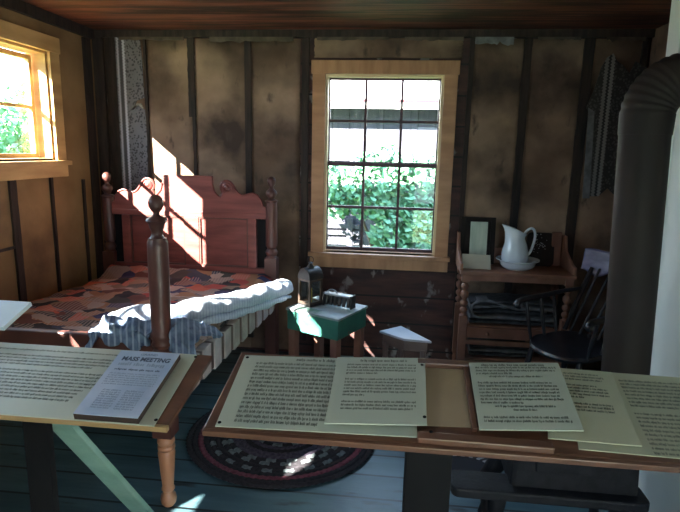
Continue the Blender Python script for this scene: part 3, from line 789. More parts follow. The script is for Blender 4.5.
words(mb, inset(Q2, .13, .90, .17, .89), 15, w2 + E2, 23, fills=[1, 1, 1, .45, 0, 1, 1, 1, 1, 1, .3, 0, 1, 1, .95], h=.44)
mb.build('printed_text', M['ink'], t)
screw(t, bp(422, 365, w2), w2); screw(t, bp(424.5, 417, w2), w2)
# far right base sheet
Q5 = [bp(579, 449, S), (.98, .004), (.98, .312), bp(566, 369, S)]
t = sheet('olive cream text panel running off the right end of the long stand', Q5, .0005, S, M['sheet_b'])
mb = MB()
for i in range(19):
    yv = .285 - i * .0146
    px0 = 617 + (650 - 617) * i / 18
    py0 = 378 + (446 - 378) * i / 18
    x0 = bp(px0, py0, S)[0]
    if i == 8: continue
    words(mb, [(x0, yv - .0065), (.95, yv - .0065), (.95, yv + .0065), (x0, yv + .0065)], 1, S + E2, 40 + i, h=.45)
mb.build('printed_text', M['ink'], t)
w4 = .009
Q4 = [bp(548, 438, w4), bp(642, 446, w4), bp(611, 372, w4), bp(548, 367, w4)]
t = sheet('middle olive text panel tucked under a raised one at the long stand', Q4, w4 - .003, w4, M['sheet_b'])
slab(MB(), inset(Q4, .05, .95, .05, .95), S, w4 - .003).build('spacer_block', M['black'], t)
mb = MB(); words(mb, inset(Q4, .15, .84, .36, .94), 13, w4 + E2, 31, fills=[.9, 1, .95, 0, .8, 1, 1, 1, .5, 0, 1, 1, 1], h=.45); mb.build('printed_text', M['ink'], t)
w3 = .018
Q3 = [bp(479.5, 429.5, w3), bp(584, 430.5, w3), bp(558, 362.5, w3), bp(469, 362.5, w3)]
t = sheet('raised pale text panel beside the wooden divider of the long stand', Q3, w3 - .003, w3)
slab(MB(), inset(Q3, .08, .92, .1, .9), .0005, w3 - .003).build('spacer_block', M['black'], t)
mb = MB(); words(mb, inset(Q3, .13, .84, .93, .965), 1, w3 + E2, 24, h=.8, let=.0028)
words(mb, inset(Q3, .06, .95, .08, .93), 17, w3 + E2, 25, fills=[1, .98, .45, (.15, .8), 0, .9, .94, .95, .94, .93, .96, .5, (.15, .85), (.35, .62), 0, .95, .97], h=.44)
mb.build('printed_text', M['ink'], t)

# distant tilted placard at the left
sg = thing('reading_sign', (-1.25, 1.40, 0), 'small white tilted reading sign at the left edge beside the bed', 'sign')
A, B_, C_ = at(31, 302, 2, .95), at(3, 327, 2, .905), None
mb = MB()
vs = [(-1.50, B_.y, .905), (B_.x, B_.y, .905), (A.x, A.y, .95), (-1.50, A.y + .01, .95)]
mb.add([Vector(v) for v in vs] + [Vector(v) - Vector((0, -.004, .012)) for v in vs], [(0, 1, 2, 3), (7, 6, 5, 4), (0, 4, 5, 1), (1, 5, 6, 2), (2, 6, 7, 3), (3, 7, 4, 0)])
mb.build('sign_board', M['placard_w'], sg)
MB().box((-1.38, 1.40, 0), (-1.34, 1.44, .93)).build('support_post', M['black'], sg)
mb = MB(); A_ = Vector(vs[0]); ux = (Vector(vs[1]) - A_); uy = (Vector(vs[3]) - A_)
rnd = random.Random(3)
for i in range(9):
    s = .05
    while s < .8:
        p = A_ + ux * s + uy * (.86 - i * .085) + Vector((0, 0, .0008))
        if rnd.random() < .8: mb.add([p, p + ux * .012, p + ux * .012 + uy * .03, p + uy * .03], [(0, 1, 2, 3)])
        s += .02
mb.build('printed_text', M['ink_soft'], sg)

# ------------------------------------------------------------------ braided rug
M['rug_black'] = mat('black braid', (.012, .010, .014), (.03, .025, .032), .95, 60, bump=.3)
M['rug_pink'] = mat('maroon braid', (.13, .025, .045), (.22, .06, .09), .95, 60, bump=.3)
M['rug_grey'] = mat('grey teal braid', (.10, .12, .13), (.20, .23, .25), .95, 70, bump=.3)
M['rug_purple'] = mat('purple braid', (.04, .03, .055), (.10, .08, .12), .95, 60, bump=.3)
RC = Vector((-.53, 2.47, 0)); RA, RB = .475, .455
mb = MB(); nr = 17; cwid = RB / nr
seq = [0, 0, 1, 0, 2, 0, 2, 2, 3, 3, 0, 3, 2, 3, 0, 3, 1]
for i in range(nr):
    r = 1 - (i + .5) / nr
    n = max(24, int(190 * r)); n -= n % 2
    pts = []
    for k in range(n):
        a = 2 * PI * k / n
        pts.append(RC + Vector((RA * r * math.cos(a), RB * r * math.sin(a), .010)))
    o = len(mb.v); seg = 6
    for k in range(n):
        t = (pts[(k + 1) % n] - pts[k - 1]).normalized(); u = t.cross(Vector((0, 0, 1)))
        fat = 1.12 if k % 2 else .82
        for s_ in range(seg):
            a = 2 * PI * s_ / seg
            mb.v.append(pts[k] + u * (math.cos(a) * cwid * .56 * fat) + Vector((0, 0, math.sin(a) * .009 * fat)))
    for k in range(n):
        for s_ in range(seg):
            a, b = o + k * seg + s_, o + k * seg + (s_ + 1) % seg
            c, d_ = o + ((k + 1) % n) * seg + (s_ + 1) % seg, o + ((k + 1) % n) * seg + s_
            mb.f.append([a, b, c, d_]); mb.m.append(seq[i] if not (seq[i] == 2 and (k // 3) % 2) else 0)
tag(mb.build('braided_rug', [M['rug_black'], M['rug_pink'], M['rug_grey'], M['rug_purple']], smooth=True, origin=(RC.x, RC.y, 0)), 'round braided rug in black, maroon and grey on the teal floor', 'rug')

# ------------------------------------------------------------------ green table, lantern, tin
gt = thing('side_table', (-.36, 2.92, 0), 'small green painted table with apron under the window, beside the bed', 'table')
gq = [at(285.6, 308, 2, .55), at(338.4, 320, 2, .55), at(368, 306, 2, .55)]
gq.append(gq[0] + gq[2] - gq[1])
cen = sum(gq, Vector()) / 4
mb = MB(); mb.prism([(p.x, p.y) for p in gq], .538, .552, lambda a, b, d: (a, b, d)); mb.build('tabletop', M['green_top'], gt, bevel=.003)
ins = [cen + (p - cen) * .96 for p in gq]
mb = MB()
for i in range(4):
    a, b = ins[i], ins[(i + 1) % 4]; t = (b - a).normalized(); nrm = Vector((t.y, -t.x, 0))
    mb.prism([(a.x, a.y), (b.x, b.y), (b.x - nrm.x * .018, b.y - nrm.y * .018), (a.x - nrm.x * .018, a.y - nrm.y * .018)], .43, .538, lambda x, y, d: (x, y, d))
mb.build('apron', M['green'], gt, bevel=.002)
for i in range(4):
    p = cen + (gq[i] - cen) * .80
    a = math.atan2((gq[1] - gq[0]).y, (gq[1] - gq[0]).x)
    MB().box((-.022, -.022, 0), (.022, .022, .53), mtx=rotz(a, (p.x, p.y, 0))).build('leg', M['table_leg'], gt, bevel=.003)

ln = thing('lantern', (-.475, 2.94, .552), 'dark tin lantern with arched top and a yellow candle on the green table', 'lantern')
LM = rotz(math.radians(-38), (-.475, 2.95, .552)); hs = .043
MB().box((-hs - .006, -hs - .006, 0), (hs + .006, hs + .006, .012), mtx=LM).build('base', M['tin'], ln, bevel=.002)
mb = MB()
for sx in (-1, 1):
    for sy in (-1, 1): mb.box((sx * hs - .006, sy * hs - .006, .012), (sx * hs + .006, sy * hs + .006, .155), mtx=LM)
for zz in (.012, .143):
    for s in (-1, 1):
        mb.box((-hs, s * hs - .005, zz), (hs, s * hs + .005, zz + .012), mtx=LM); mb.box((s * hs - .005, -hs, zz), (s * hs + .005, hs, zz + .012), mtx=LM)
mb.build('frame', M['tin_warm'], ln)
mb = MB()
for s in (-1, 1):
    mb.box((-hs, s * hs - .001, .02), (hs, s * hs + .001, .15), mtx=LM); mb.box((s * hs - .001, -hs, .02), (s * hs + .001, hs, .15), mtx=LM)
mb.build('glass_pane', M['glass'], ln)
mb = MB(); arch = [(-.052 + .0, .155)] + [(-.052 * math.cos(a), .155 + .065 * math.sin(a)) for a in [PI * k / 14 for k in range(15)]][1:-1] + [(.052, .155)]
mb.prism(arch, -.052, .052, lambda a, b, d: LM @ Vector((a * (1), d, b))); mb.build('arched_top', M['tin'], ln, smooth=False, bevel=.002)
mb = MB(); mb.lathe([(.022, .205), (.022, .222), (.012, .232), (.010, .240), (.016, .244), (.002, .25)], LM.translation, 16, mtx=Matrix.Identity(4)); mb.build('chimney_cap', M['tin'], ln, smooth=True)
mb = MB(); c0 = LM.translation + Vector((0, 0, .262)); mb.tube([c0 + Vector((.016 * math.cos(a), 0, .018 * math.sin(a))) for a in [2 * PI * k / 16 for k in range(17)]], .002, 6); mb.build('ring_handle', M['tin'], ln, smooth=True)
mb = MB(); mb.lathe([(.010, .012), (.010, .095), (.008, .098)], LM.translation, 16); mb.build('candle', M['candle'], ln, smooth=True)['label'] = 'yellow wax candle'

cm = thing('candle_mold', (-.33, 3.0, .552), 'grey tin candle mold lying on dark cloth on the green table', 'candle mold')
CMx = rotz(math.radians(-22), (-.300, 2.965, .552))
MB().box((-.085, -.05, .062), (.085, .0, .072), mtx=CMx).build('top_plate', M['pewter'], cm, bevel=.003)
mb = MB()
for k in range(6):
    x = -.07 + k * .028
    mb.tube([CMx @ Vector((x, -.035, .058)), CMx @ Vector((x, -.047, .008))], [.011, .009], 10)
mb.build('mold_tubes', M['tin'], cm, smooth=True)
for s in (-1, 1): MB().box((s * .088 - .005, -.055, .0), (s * .088 + .005, .005, .075), mtx=CMx).build('end_plate', M['tin'], cm, bevel=.003)
mb = MB(); mb.tube([CMx @ Vector((-.06 + .08 * math.sin(a) * .4, .01, .07 + .025 * math.sin(a))) if 0 else CMx @ Vector((-.045 + .03 * math.cos(a), -.02, .072 + .018 * math.sin(a))) for a in [PI * k / 10 for k in range(11)]], .004, 8); mb.build('handle', M['pewter'], cm, smooth=True)
def rumple(u, v):
    p = CMx @ Vector((-.115 + .12 * u, -.075 + .15 * v, 0)); e = min(u, 1 - u, v, 1 - v)
    p.z = .556 + min(1, e * 5) * (.035 + .03 * noise.noise(Vector((u * 5, v * 5, 4))) + .012 * noise.noise(Vector((u * 14, v * 14, 4))))
    return p
def rumple2(u, v):
    p = rumple(u, v); q_ = LM.translation
    return p
dc = MB().grid(lambda u, v: rumple2(u, v) + Vector((.02, .07, 0)), 26, 26).build('cloth', M['cloth_dark'], smooth=True, solid=.004, origin=(-.34, 3.02, .553))
tag(dc, 'crumpled black cloth behind the candle mold on the green table', 'cloth')

# ------------------------------------------------------------------ low stool
sq = [at(379.4, 331, 2, .42), at(404, 339, 2, .42), at(431.8, 341.5, 2, .42), at(401, 326, 2, .42)]
stc = sum(sq, Vector()) / 4
stl = thing('stool', (stc.x, stc.y, 0), 'low stool with pale grey angled top under the window', 'stool')
mb = MB(); mb.prism([(p.x, p.y) for p in sq], .408, .422, lambda a, b, d: (a, b, d)); mb.build('seat', M['stool'], stl, bevel=.003)
ins = [stc + (p - stc) * .86 for p in sq]
mb = MB(); mb.prism([(p.x, p.y) for p in ins], .35, .408, lambda a, b, d: (a, b, d)); mb.build('apron', M['stool_d'], stl, bevel=.002)
for k, p in enumerate((sq[0], sq[2], sq[3])):
    c = stc + (p - stc) * .72
    mb = MB(); mb.lathe([(.012, 0), (.016, .03), (.013, .10), (.018, .18), (.013, .22), (.019, .25), (.014, .28), (.018, .36)], (c.x, c.y, 0), 14); mb.build('leg', M['stool_d'], stl, smooth=True)

# ------------------------------------------------------------------ washstand
ws = thing('washstand', (.74, 3.40, 0), 'worn pine washstand with turned legs against the back wall', 'washstand')
WY0, WY1 = 3.25, 3.56; WX0, WX1 = .405, 1.06; WT = .722
MB().box((WX0 - .01, WY0 - .01, WT - .02), (WX1 + .01, WY1, WT)).build('top_board', M['washwood'], ws, bevel=.003)
MB().box((WX0 + .03, WY0 + .012, WT - .06), (WX1 - .03, WY0 + .03, WT - .02)).build('front_rail', M['washwood'], ws, bevel=.002)
prof = [(.023, .44), (.011, .452), (.022, .466), (.024, .48), (.011, .495), (.023, .51), (.024, .525), (.011, .54), (.023, .56), (.025, .585), (.011, .60), (.023, .615), (.024, .632), (.012, .645), (.020, .655)]
for x in (WX0 + .025, WX1 - .025):
    for y in (WY0 + .022, WY1 - .03):
        mb = MB(); mb.box((x - .023, y - .023, .655), (x + .023, y + .023, WT - .02)); mb.box((x - .023, y - .023, 0.1), (x + .023, y + .023, .44)); mb.lathe(prof, (x, y, 0), 18)
        mb.lathe([(.014, 0), (.020, .03), (.022, .07), (.016, .10)], (x, y, 0), 18)
        mb.build('leg', M['washwood'], ws, smooth=True)
MB().box((WX0 + .03, WY0 + .03, .36), (WX1 - .03, WY1 - .02, .378)).build('lower_shelf', M['washwood'], ws)
dr = MB().box((WX0 + .05, WY0 + .008, .30), (WX1 - .05, WY0 + .03, .368)).build('drawer', M['washwood'], ws, bevel=.003)
MB().lathe([(.006, 0), (.006, .01), (.012, .016), (.010, .024), (.002, .028)], (.58, WY0 + .008, .335), 14, mtx=Matrix.Rotation(PI / 2, 4, 'X')).build('knob', M['washwood'], dr, smooth=True)
MB().box((WX0 + .05, WY0 + .012, .255), (WX1 - .05, WY0 + .03, .285)).build('lower_rail', M['washwood'], ws)
MB().box((WX0 + .03, WY0 + .03, .15), (WX1 - .03, WY1 - .02, .165)).build('bottom_shelf', M['washwood'], ws)
# shaped side pieces of the gallery
sp_ = [(WY0 + .01, WT), (WY1, WT), (WY1, WT + .2), (WY1 - .06, WT + .2), (WY1 - .10, WT + .11), (WY0 + .06, WT + .05), (WY0 + .01, WT + .045)]
for x in (WX0 - .012, WX1 - .004):
    mb = MB(); mb.prism(sp_, x, x + .016, lambda a, b, d: (d, a, b)); mb.build('side_gallery', M['washwood'], ws, bevel=.003)
MB().box((WX0, WY1 - .014, WT), (WX1, WY1, WT + .10)).build('back_gallery', M['washwood'], ws, bevel=.003)
MB().box((.985, WY1 - .04, WT), (1.045, WY1 - .015, WT + .22)).build('gallery_post', M['washwood'], ws, bevel=.004)

# bowl and pitcher
bowl = MB(); bx_, by_ = .753, 3.385
bowl.lathe([(.070, 0), (.074, .004), (.090, .012), (.104, .028), (.109, .048), (.118, .056), (.130, .060), (.130, .064), (.116, .062), (.102, .050), (.094, .030), (.07, .014), (.03, .010), (.001, .010)], (bx_, by_, WT), 40)
tag(bowl.build('wash_bowl', M['china'], smooth=True, origin=(bx_, by_, WT)), 'white china wash bowl on the washstand under the pitcher', 'bowl')
pit = thing('pitcher', (.733, by_, WT + .011), 'white china water pitcher standing in the wash bowl', 'pitcher')
mb = MB(); prof = [(.030, 0), (.064, .0), (.068, .010), (.074, .03), (.079, .055), (.080, .085), (.075, .115), (.066, .150), (.058, .175), (.053, .195), (.054, .215), (.060, .230), (.063, .234), (.058, .230), (.049, .212), (.048, .195), (.052, .17), (.060, .14), (.07, .10), (.06, .03), (.001, .02)]
mb.lathe(prof, (0, 0, 0), 40)
for i, p in enumerate(mb.v):
    if p.z > .15:
        k = (p.z - .15) / .085; c = -p.x / max(.03, math.hypot(p.x, p.y))
        sp2 = max(0, c) ** 2
        p.z += k * (.030 * c + .002); p.x -= k * .030 * sp2 * (1 if c > 0 else 0); p.y *= (1 - .25 * k * max(0, c))
    mb.v[i] = p + Vector((.733, by_, WT + .011))
mb.build('body', M['china'], pit, smooth=True)
hp = [(.775, .20), (.79, .225), (.81, .243), (.828, .243), (.840, .228), (.845, .20), (.842, .165), (.834, .13), (.822, .095), (.806, .075)]
mb = MB(); mb.tube([cr([Vector((x, by_, WT + .011 + z)) for x, z in hp], k / 40) for k in range(41)], .0065, 10, flat=1.3); mb.build('handle', M['china'], pit, smooth=True)

mr = thing('picture_frame', (.52, 3.53, WT), 'dark framed mirror leaning behind the cards on the washstand', 'frame')
lean = Matrix.Translation((.522, 3.50, WT)) @ Matrix.Rotation(math.radians(-7), 4, 'X')
mb = MB()
for b_ in (((-.110, 0, 0), (-.080, .014, .30)), ((.080, 0, 0), (.110, .014, .30)), ((-.08, 0, 0), (.08, .014, .025)), ((-.08, 0, .275), (.08, .014, .30))): mb.box(*b_, mtx=lean)
mb.build('frame', M['mirror'], mr, bevel=.002)
MB().box((-.08, .008, .025), (.08, .011, .275), mtx=lean).build('dark_glass', M['tray'], mr)
lean2 = Matrix.Translation((.525, 3.462, WT)) @ Matrix.Rotation(math.radians(-5), 4, 'X') @ Matrix.Rotation(math.radians(4), 4, 'Z')
tag(MB().box((-.058, 0, 0), (.050, .003, .275), mtx=lean2).build('card', M['card'], origin=(.525, 3.462, WT)), 'tall pale green card leaning upright before the dark frame on the washstand', 'card')
cf = MB(); lean3 = Matrix.Translation((.505, 3.36, WT)) @ Matrix.Rotation(math.radians(-14), 4, 'X') @ Matrix.Rotation(math.radians(-4), 4, 'Z')
cf.box((-.085, 0, 0), (.08, .003, .088), mtx=lean3); cf.box((-.085, .045, -.0), (.08, .048, .085), mtx=lean3 @ Matrix.Rotation(math.radians(28), 4, 'X') @ Matrix.Translation((0, -.001, .0)))
cf = MB()
def tent(p): return lean3 @ Vector(p)
cf.add([Vector((.415, 3.335, WT)), Vector((.585, 3.325, WT)), Vector((.580, 3.352, WT + .085)), Vector((.412, 3.362, WT + .085)), Vector((.588, 3.385, WT)), Vector((.418, 3.395, WT))],
       [(0, 1, 2, 3), (3, 2, 4, 5)])
tag(cf.build('folded_card', M['cardw'], solid=.002, origin=(.5, 3.36, WT)), 'low cream folded card standing at the front left of the washstand', 'card')
tr = thing('tray', (.91, 3.5, WT), 'dark lacquer tray with pale flowers leaning behind the bowl', 'tray')
tm = Matrix.Translation((.918, 3.50, WT)) @ Matrix.Rotation(math.radians(-9), 4, 'X')
mb = MB(); rr_ = []
for cx, cz, a0_ in ((.055, .185, 0), (-.055, .185, 90), (-.055, .03, 180), (.055, .03, 270)):
    for k in range(6): a = math.radians(a0_ + 18 * k); rr_.append((cx + .03 * math.cos(a), cz + .03 * math.sin(a)))
mb.prism(rr_, 0, .008, lambda a, b, d: tm @ Vector((a, d, b))); rnd = random.Random(5)
for k in range(26):
    cx, cz, r0 = rnd.gauss(-.015, .02), rnd.gauss(.14, .028), rnd.uniform(.002, .004)
    mb.prism([(cx + r0 * math.cos(a), cz + r0 * math.sin(a)) for a in [2 * PI * j / 7 for j in range(7)]], -.0012, -.0002, lambda a, b, d: tm @ Vector((a, d, b)), 1)
mb.build('tray_body', [M['tray'], M['petal']], tr)

# folded dark textiles on the shelves
def folded(name, x0, x1, y0, y1, z0, layers, label, sd, th=.022):
    root = thing(name, ((x0 + x1) / 2, (y0 + y1) / 2, z0), label, 'blanket')
    for L in range(layers):
        mb = MB(); zb_ = z0 + L * th; nx = 40
        zig = []
        pr = []
        for k in range(13):
            a = -PI / 2 - PI * k / 12; pr.append((math.cos(a) * th * .48, math.sin(a) * th * .48))
        def fn(u, v, L=L):
            x = x0 + .01 * noise.noise(Vector((L * 3, v * 3, sd))) + (x1 - x0 + .03 * noise.noise(Vector((L * 2, v, sd + 3)))) * u
            ang = 2 * PI * v
            yy = math.cos(ang); zz = math.sin(ang)
            yy = math.copysign(abs(yy) ** .5, yy) * (y1 - y0) / 2; zz = math.copysign(abs(zz) ** .7, zz) * th * .46
            wav = .006 * noise.noise(Vector((u * 6, v * 3, L + sd))) + (.012 * math.sin(u * PI) if L > 1 else 0)
            return Vector((x + yy * .02, (y0 + y1) / 2 + yy + .006 * noise.noise(Vector((u * 8, v * 4, L * 2 + sd))), zb_ + th / 2 + zz + wav))
        mb.grid(fn, nx, 24)
        a_ = mb.v
        mb.f.append([j * (nx + 1) for j in range(24)]); mb.m.append(0); mb.f.append([j * (nx + 1) + nx for j in range(24)][::-1]); mb.m.append(0)
        mb.build('fold', M['cloth_sheen'] if L % 2 else M['cloth_dark'], root, smooth=True)
    return root
bl_ = folded('folded_blanket', .475, .99, 3.29, 3.50, .380, 5, 'stack of charcoal wool blankets folded on the washstand lower shelf', 1, .03)
mb = MB()
mb.tube([Vector((.475 + .0, 3.28, .45)) + Vector((.04 - .05 * math.cos(a), 0, .035 * math.sin(a) + .02 * (a / PI))) for a in [PI * (-.45 + 1.5 * k / 20) for k in range(21)]], .012, 8, flat=2.0)
mb = MB()
def curl(u, v):
    a = PI * (1.45 - 1.9 * u) if u < .5 else None
    if u < .4:
        a = PI * 1.5 - PI * u / .4; return Vector((.53 + .05 * math.cos(a), 3.262 + .01 * v + .012, .478 + .05 * math.sin(a))) + Vector((0, .12 * v, .0))
    k = (u - .4) / .6; return Vector((.53 + .40 * k, 3.262 + .022 + .12 * v, .528 - .055 * k + .010 * math.sin(k * 9)))
mb.grid(curl, 50, 6); mb.build('curled_edge', M['cloth_sheen'], bl_, smooth=True, solid=.012)
folded('folded_blanket', .49, .86, 3.30, 3.50, .167, 3, 'dark folded cloth on the washstand bottom shelf, below the drawer', 7, .025)

# ------------------------------------------------------------------ rocking chair
rc = thing('rocking_chair', (.973, 2.888, 0), 'black spindle-back rocking chair with violet reflection-tinted crest behind the stove pipe', 'chair')
CA = math.radians(217.7)                          # direction it faces
CMt = Matrix.Translation((.973, 2.888, 0)) @ Matrix.Rotation(CA, 4, 'Z') @ Matrix.Diagonal((1, .84, 1, 1))   # local +x = forward, +y = its left
L_ = lambda x, y, z: CMt @ Vector((x, y, z))
seat = MB(); po = []
for k in range(36):
    a = 2 * PI * k / 36; c, s = math.cos(a), math.sin(a)
    po.append((.215 * math.copysign(abs(c) ** .7, c), .235 * math.copysign(abs(s) ** .75, s) * (1 - .08 * (c < 0))))
n = len(po); vs = []
for sc_, z in ((.80, .39), (.97, .405), (1, .42), (.97, .432), (.88, .430), (.6, .418), (.01, .412)):
    vs += [L_(x * sc_, y * sc_, z + .02 * max(0, x / .215) ** 3 * (1 if sc_ > .7 else 0) * -1) for x, y in po]
fs = [(i * n + k, i * n + (k + 1) % n, (i + 1) * n + (k + 1) % n, (i + 1) * n + k) for i in range(6) for k in range(n)] + [list(range(n))[::-1]]
seat.add(vs, fs); seat.build('seat', M['chair'], rc, smooth=True)
crest_z = .81
def backp(y, t):                                # point on back plane at width y, t 0..1
    return L_(-.17 - .21 * t - .05 * (1 - (y / .24) ** 2) * t, y * (1 + .08 * t), .425 + (crest_z - .04 - .425) * t)
for y in (-.17, -.1, -.034, .034, .10, .17):
    mb = MB(); mb.tube([backp(y, t) for t in (0, .25, .5, .75, 1)], [.007, .0085, .009, .008, .006], 8); mb.build('spindle', M['spindle'], rc, smooth=True)
for y in (-.215, .215):
    mb = MB(); mb.tube([backp(y, t) for t in (0, .15, .3, .5, .75, 1)], [.014, .011, .016, .013, .016, .011], 12); mb.build('back_post', M['chair'], rc, smooth=True)
mb = MB()
def crest(u, v):
    y = (u - .5) * .56; p = backp(y * .9, 1.0)
    top = .070 - .018 * abs(2 * u - 1) ** 4 - .0 + .010 * math.cos((2 * u - 1) * PI * 2.0)
    bot = -.078 - .018 * math.cos((2 * u - 1) * PI * 3)
    z = bot + (top - bot) * v
    return p + CMt.to_3x3() @ Vector((-.02 * (v), (u - .5) * .06, z + .045))
mb.grid(crest, 40, 10); mb.build('crest_rail', M['crest'], rc, smooth=True, solid=.016)['label'] = 'crest rail with a violet-grey reflection in its colour'
for s in (-1, 1):
    arm = [Vector(p) for p in ((-.30, s * .235, .655), (-.16, s * .255, .650), (.0, s * .265, .640), (.12, s * .262, .640), (.20, s * .258, .635), (.225, s * .256, .615), (.205, s * .255, .600))]
    mb = MB(); mb.tube([CMt @ cr(arm, k / 30) for k in range(31)], [.013 + .009 * math.sin(min(1, k / 30 * 1.1) * PI * .9) for k in range(31)], 10, flat=.7); o = mb.build('arm', M['chair'], rc, smooth=True)
    mb = MB(); e0 = L_(.207, s * .256, .615); mb.lathe([(.004, -.016), (.018, -.014), (.020, 0), (.018, .014), (.004, .016)], e0, 16, mtx=CMt.to_3x3().to_4x4() @ Matrix.Rotation(PI / 2, 4, 'X')); mb.build('arm_scroll', M['pewter'], o, smooth=True)
    for x in (.14, .02, -.09):
        mb = MB(); mb.tube([L_(x * .95, s * .205, .42), L_(x, s * .232, .53), L_(x * 1.02, s * .26, .638)], [.008, .012, .008], 8); mb.build('arm_post', M['chair'], rc, smooth=True)
    for x in (.15, -.15):
        mb = MB(); mb.tube([L_(x, s * .17, .40), L_(x * 1.15, s * .19, .25), L_(x * 1.3, s * .21, .05)], [.014, .018, .012], 10); mb.build('leg', M['chair'], rc, smooth=True)
    mb = MB(); pts = [L_(x, s * .212, .016 + .42 * (x + .02) ** 2) for x in [-.36 + .66 * k / 20 for k in range(21)]]; mb.tube(pts, .014, 8, flat=1.2); mb.build('rocker', M['chair'], rc, smooth=True)
mb = MB(); mb.tube([L_(.172, -.19, .24), L_(.172, .19, .24)], [.009, .009], 8); mb.build('stretcher', M['chair'], rc, smooth=True)

# ------------------------------------------------------------------ stove and pipe
st_ = thing('stove', (.58, 1.85, 0), 'black cast iron box stove behind the long reading stand', 'stove')
mb = MB(); pl = []
for cx, cy, a0_ in ((.875, 1.84, 0), (.26, 1.84, 90), (.26, 1.775, 180), (.875, 1.775, 270)):
    for k in range(6): a = math.radians(a0_ + 18 * k); pl.append((cx + .03 * math.cos(a), cy + .03 * math.sin(a)))
mb.prism(pl, .225, .262, lambda a, b, d: (a, b, d)); mb.build('hearth_plate', M['iron'], st_, bevel=.008)
mb = MB(); mb.prism([(.44, -.04), (.88, -.04), (.86, .30), (.45, .30)], 1.79, 2.04, lambda a, b, d: (a, d, .275 + b)); mb.build('fire_box', M['iron'], st_, bevel=.015)
mb = MB(); mb.prism([(.385, 0), (.89, 0), (.89, .03), (.385, .03)], 1.775, 2.055, lambda a, b, d: (a, d, .575 + b)); mb.build('top_plate', M['iron'], st_, bevel=.006)
MB().box((.52, 1.775, .33), (.74, 1.79, .50)).build('stove_door', M['iron'], st_, bevel=.005)
for x in (.40, .82):
    for y in (1.80, 2.0):
        mb = MB(); mb.tube([Vector((x + (.05 if y > 1.9 and x < .5 else 0), y, .25)), Vector((x, y, .17)), Vector((x - .006, y, .10)), Vector((x, y, .04)), Vector((x, y, .0))], [.042, .030, .020, .018, .028], 12); mb.build('leg', M['iron'], st_, smooth=True)
mb = MB(); mb.lathe([(.085, 0), (.085, .02), (.078, .03)], (.81, 1.87, .605), 28); mb.build('pipe_collar', M['iron'], st_, smooth=True)

PX, PY, PR = .773, 1.86, .075
pp = thing('stove_pipe', (PX, PY, .62), 'thick dark sheet iron stove pipe with corrugated elbow entering the white wall', 'stove pipe')
lx = -.030
mb = MB(); mb.tube([Vector((PX + .037, PY, .625)), Vector((PX + .024, PY, .95)), Vector((PX + .0, PY, 1.50))], [PR, PR, PR], 40); mb.build('straight_pipe', M['pipe'], pp, smooth=True)
mb = MB(); pts = []; rad = []
BR = .112; nn = 40
pts.append(Vector((PX, PY, 1.49))); rad.append(PR + .003)
for k in range(nn + 1):
    a = PI / 2 * k / nn; pts.append(Vector((PX + BR - BR * math.cos(a), PY, 1.553 + BR * math.sin(a)))); rad.append(PR + .002 + (.0025 if k % 4 < 2 else -.0005))
pts.append(Vector((PX + BR + .01, PY, 1.553 + BR))); rad.append(PR + .003)
mb.tube(pts, rad, 40); mb.build('elbow', M['pipe'], pp, smooth=True)
mb = MB(); mb.tube([Vector((PX + BR + .005, PY, 1.553 + BR)), Vector((XW + .02, PY, 1.553 + BR))], [PR, PR], 40); mb.build('wall_pipe', M['pipe'], pp, smooth=True)

# striped cloth coil by the stove (black and white braid end)
mb = MB()
pa = [Vector((.36, 2.2, .02)) + Vector((.10 * math.cos(a), .10 * math.sin(a), 0)) for a in [PI + PI * k / 30 for k in range(31)]]
M['stripe'] = mat('striped mat', (.02, .02, .025), None, .9)
M['stripe_w'] = mat('white stripe', (.30, .32, .36), (.4, .42, .45), .9, 20)
cs_ = Vector((.345, 2.30, 0)); nS = 40
for k in range(nS):
    a0_, a1_ = 2 * PI * k / nS, 2 * PI * (k + 1) / nS
    ring = []
    for a in (a0_, a1_):
        for r_, z_ in ((.115, .004), (.175, .004), (.17, .020), (.12, .020)): ring.append(cs_ + Vector((r_ * math.cos(a), r_ * .62 * math.sin(a), z_)))
    mb.add(ring, [(0, 1, 5, 4), (1, 2, 6, 5), (2, 3, 7, 6), (3, 0, 4, 7)], k % 2)
mb.add([cs_ + Vector((.12 * math.cos(2 * PI * k / nS), .12 * .62 * math.sin(2 * PI * k / nS), .016)) for k in range(nS)], [list(range(nS))], 0)
tag(mb.build('braided_mat', [M['stripe'], M['stripe_w']], origin=(.345, 2.30, 0)), 'small dark oval mat with black and white striped rim behind the stove', 'mat')

# ------------------------------------------------------------------ outdoors
struct(box((-14, -8, -.35), (8, 14, -.13)).build('ground', M['grass']))
shed = thing('shed', (0, 6.5, -.13), 'neighbouring grey board shed with pale roof and red eave trim outside the window', 'shed')
MB().box((-3, 6.5, -.13), (4, 6.62, 2.1)).build('board_wall', M['shed'], shed)
mb = MB(); mb.prism([(6.18, 1.93), (6.18, 1.97), (9.0, 3.5), (9.0, 3.46)], -3.2, 4.2, lambda a, b, d: (d, a, b)); mb.build('roof', M['roof'], shed)
MB().box((-3.2, 6.16, 1.885), (4.2, 6.18, 1.965)).build('fascia', M['roof'], shed)
MB().box((-3.2, 6.15, 1.955), (4.2, 6.17, 1.982)).build('eave_trim', M['redtrim'], shed)
mb = MB()
for zz in (.30, .42, .5): mb.box((-1.3, 6.44, zz), (-.45, 6.5, zz + .05))
for x in (-1.2, -.95, -.6): mb.box((x, 6.43, .12), (x + .07, 6.49, .62))
tag(mb.build('lattice_gate', M['shed'], origin=(-.9, 6.46, -.13)), 'low weathered board trellis against the shed, left behind the bush', 'trellis')

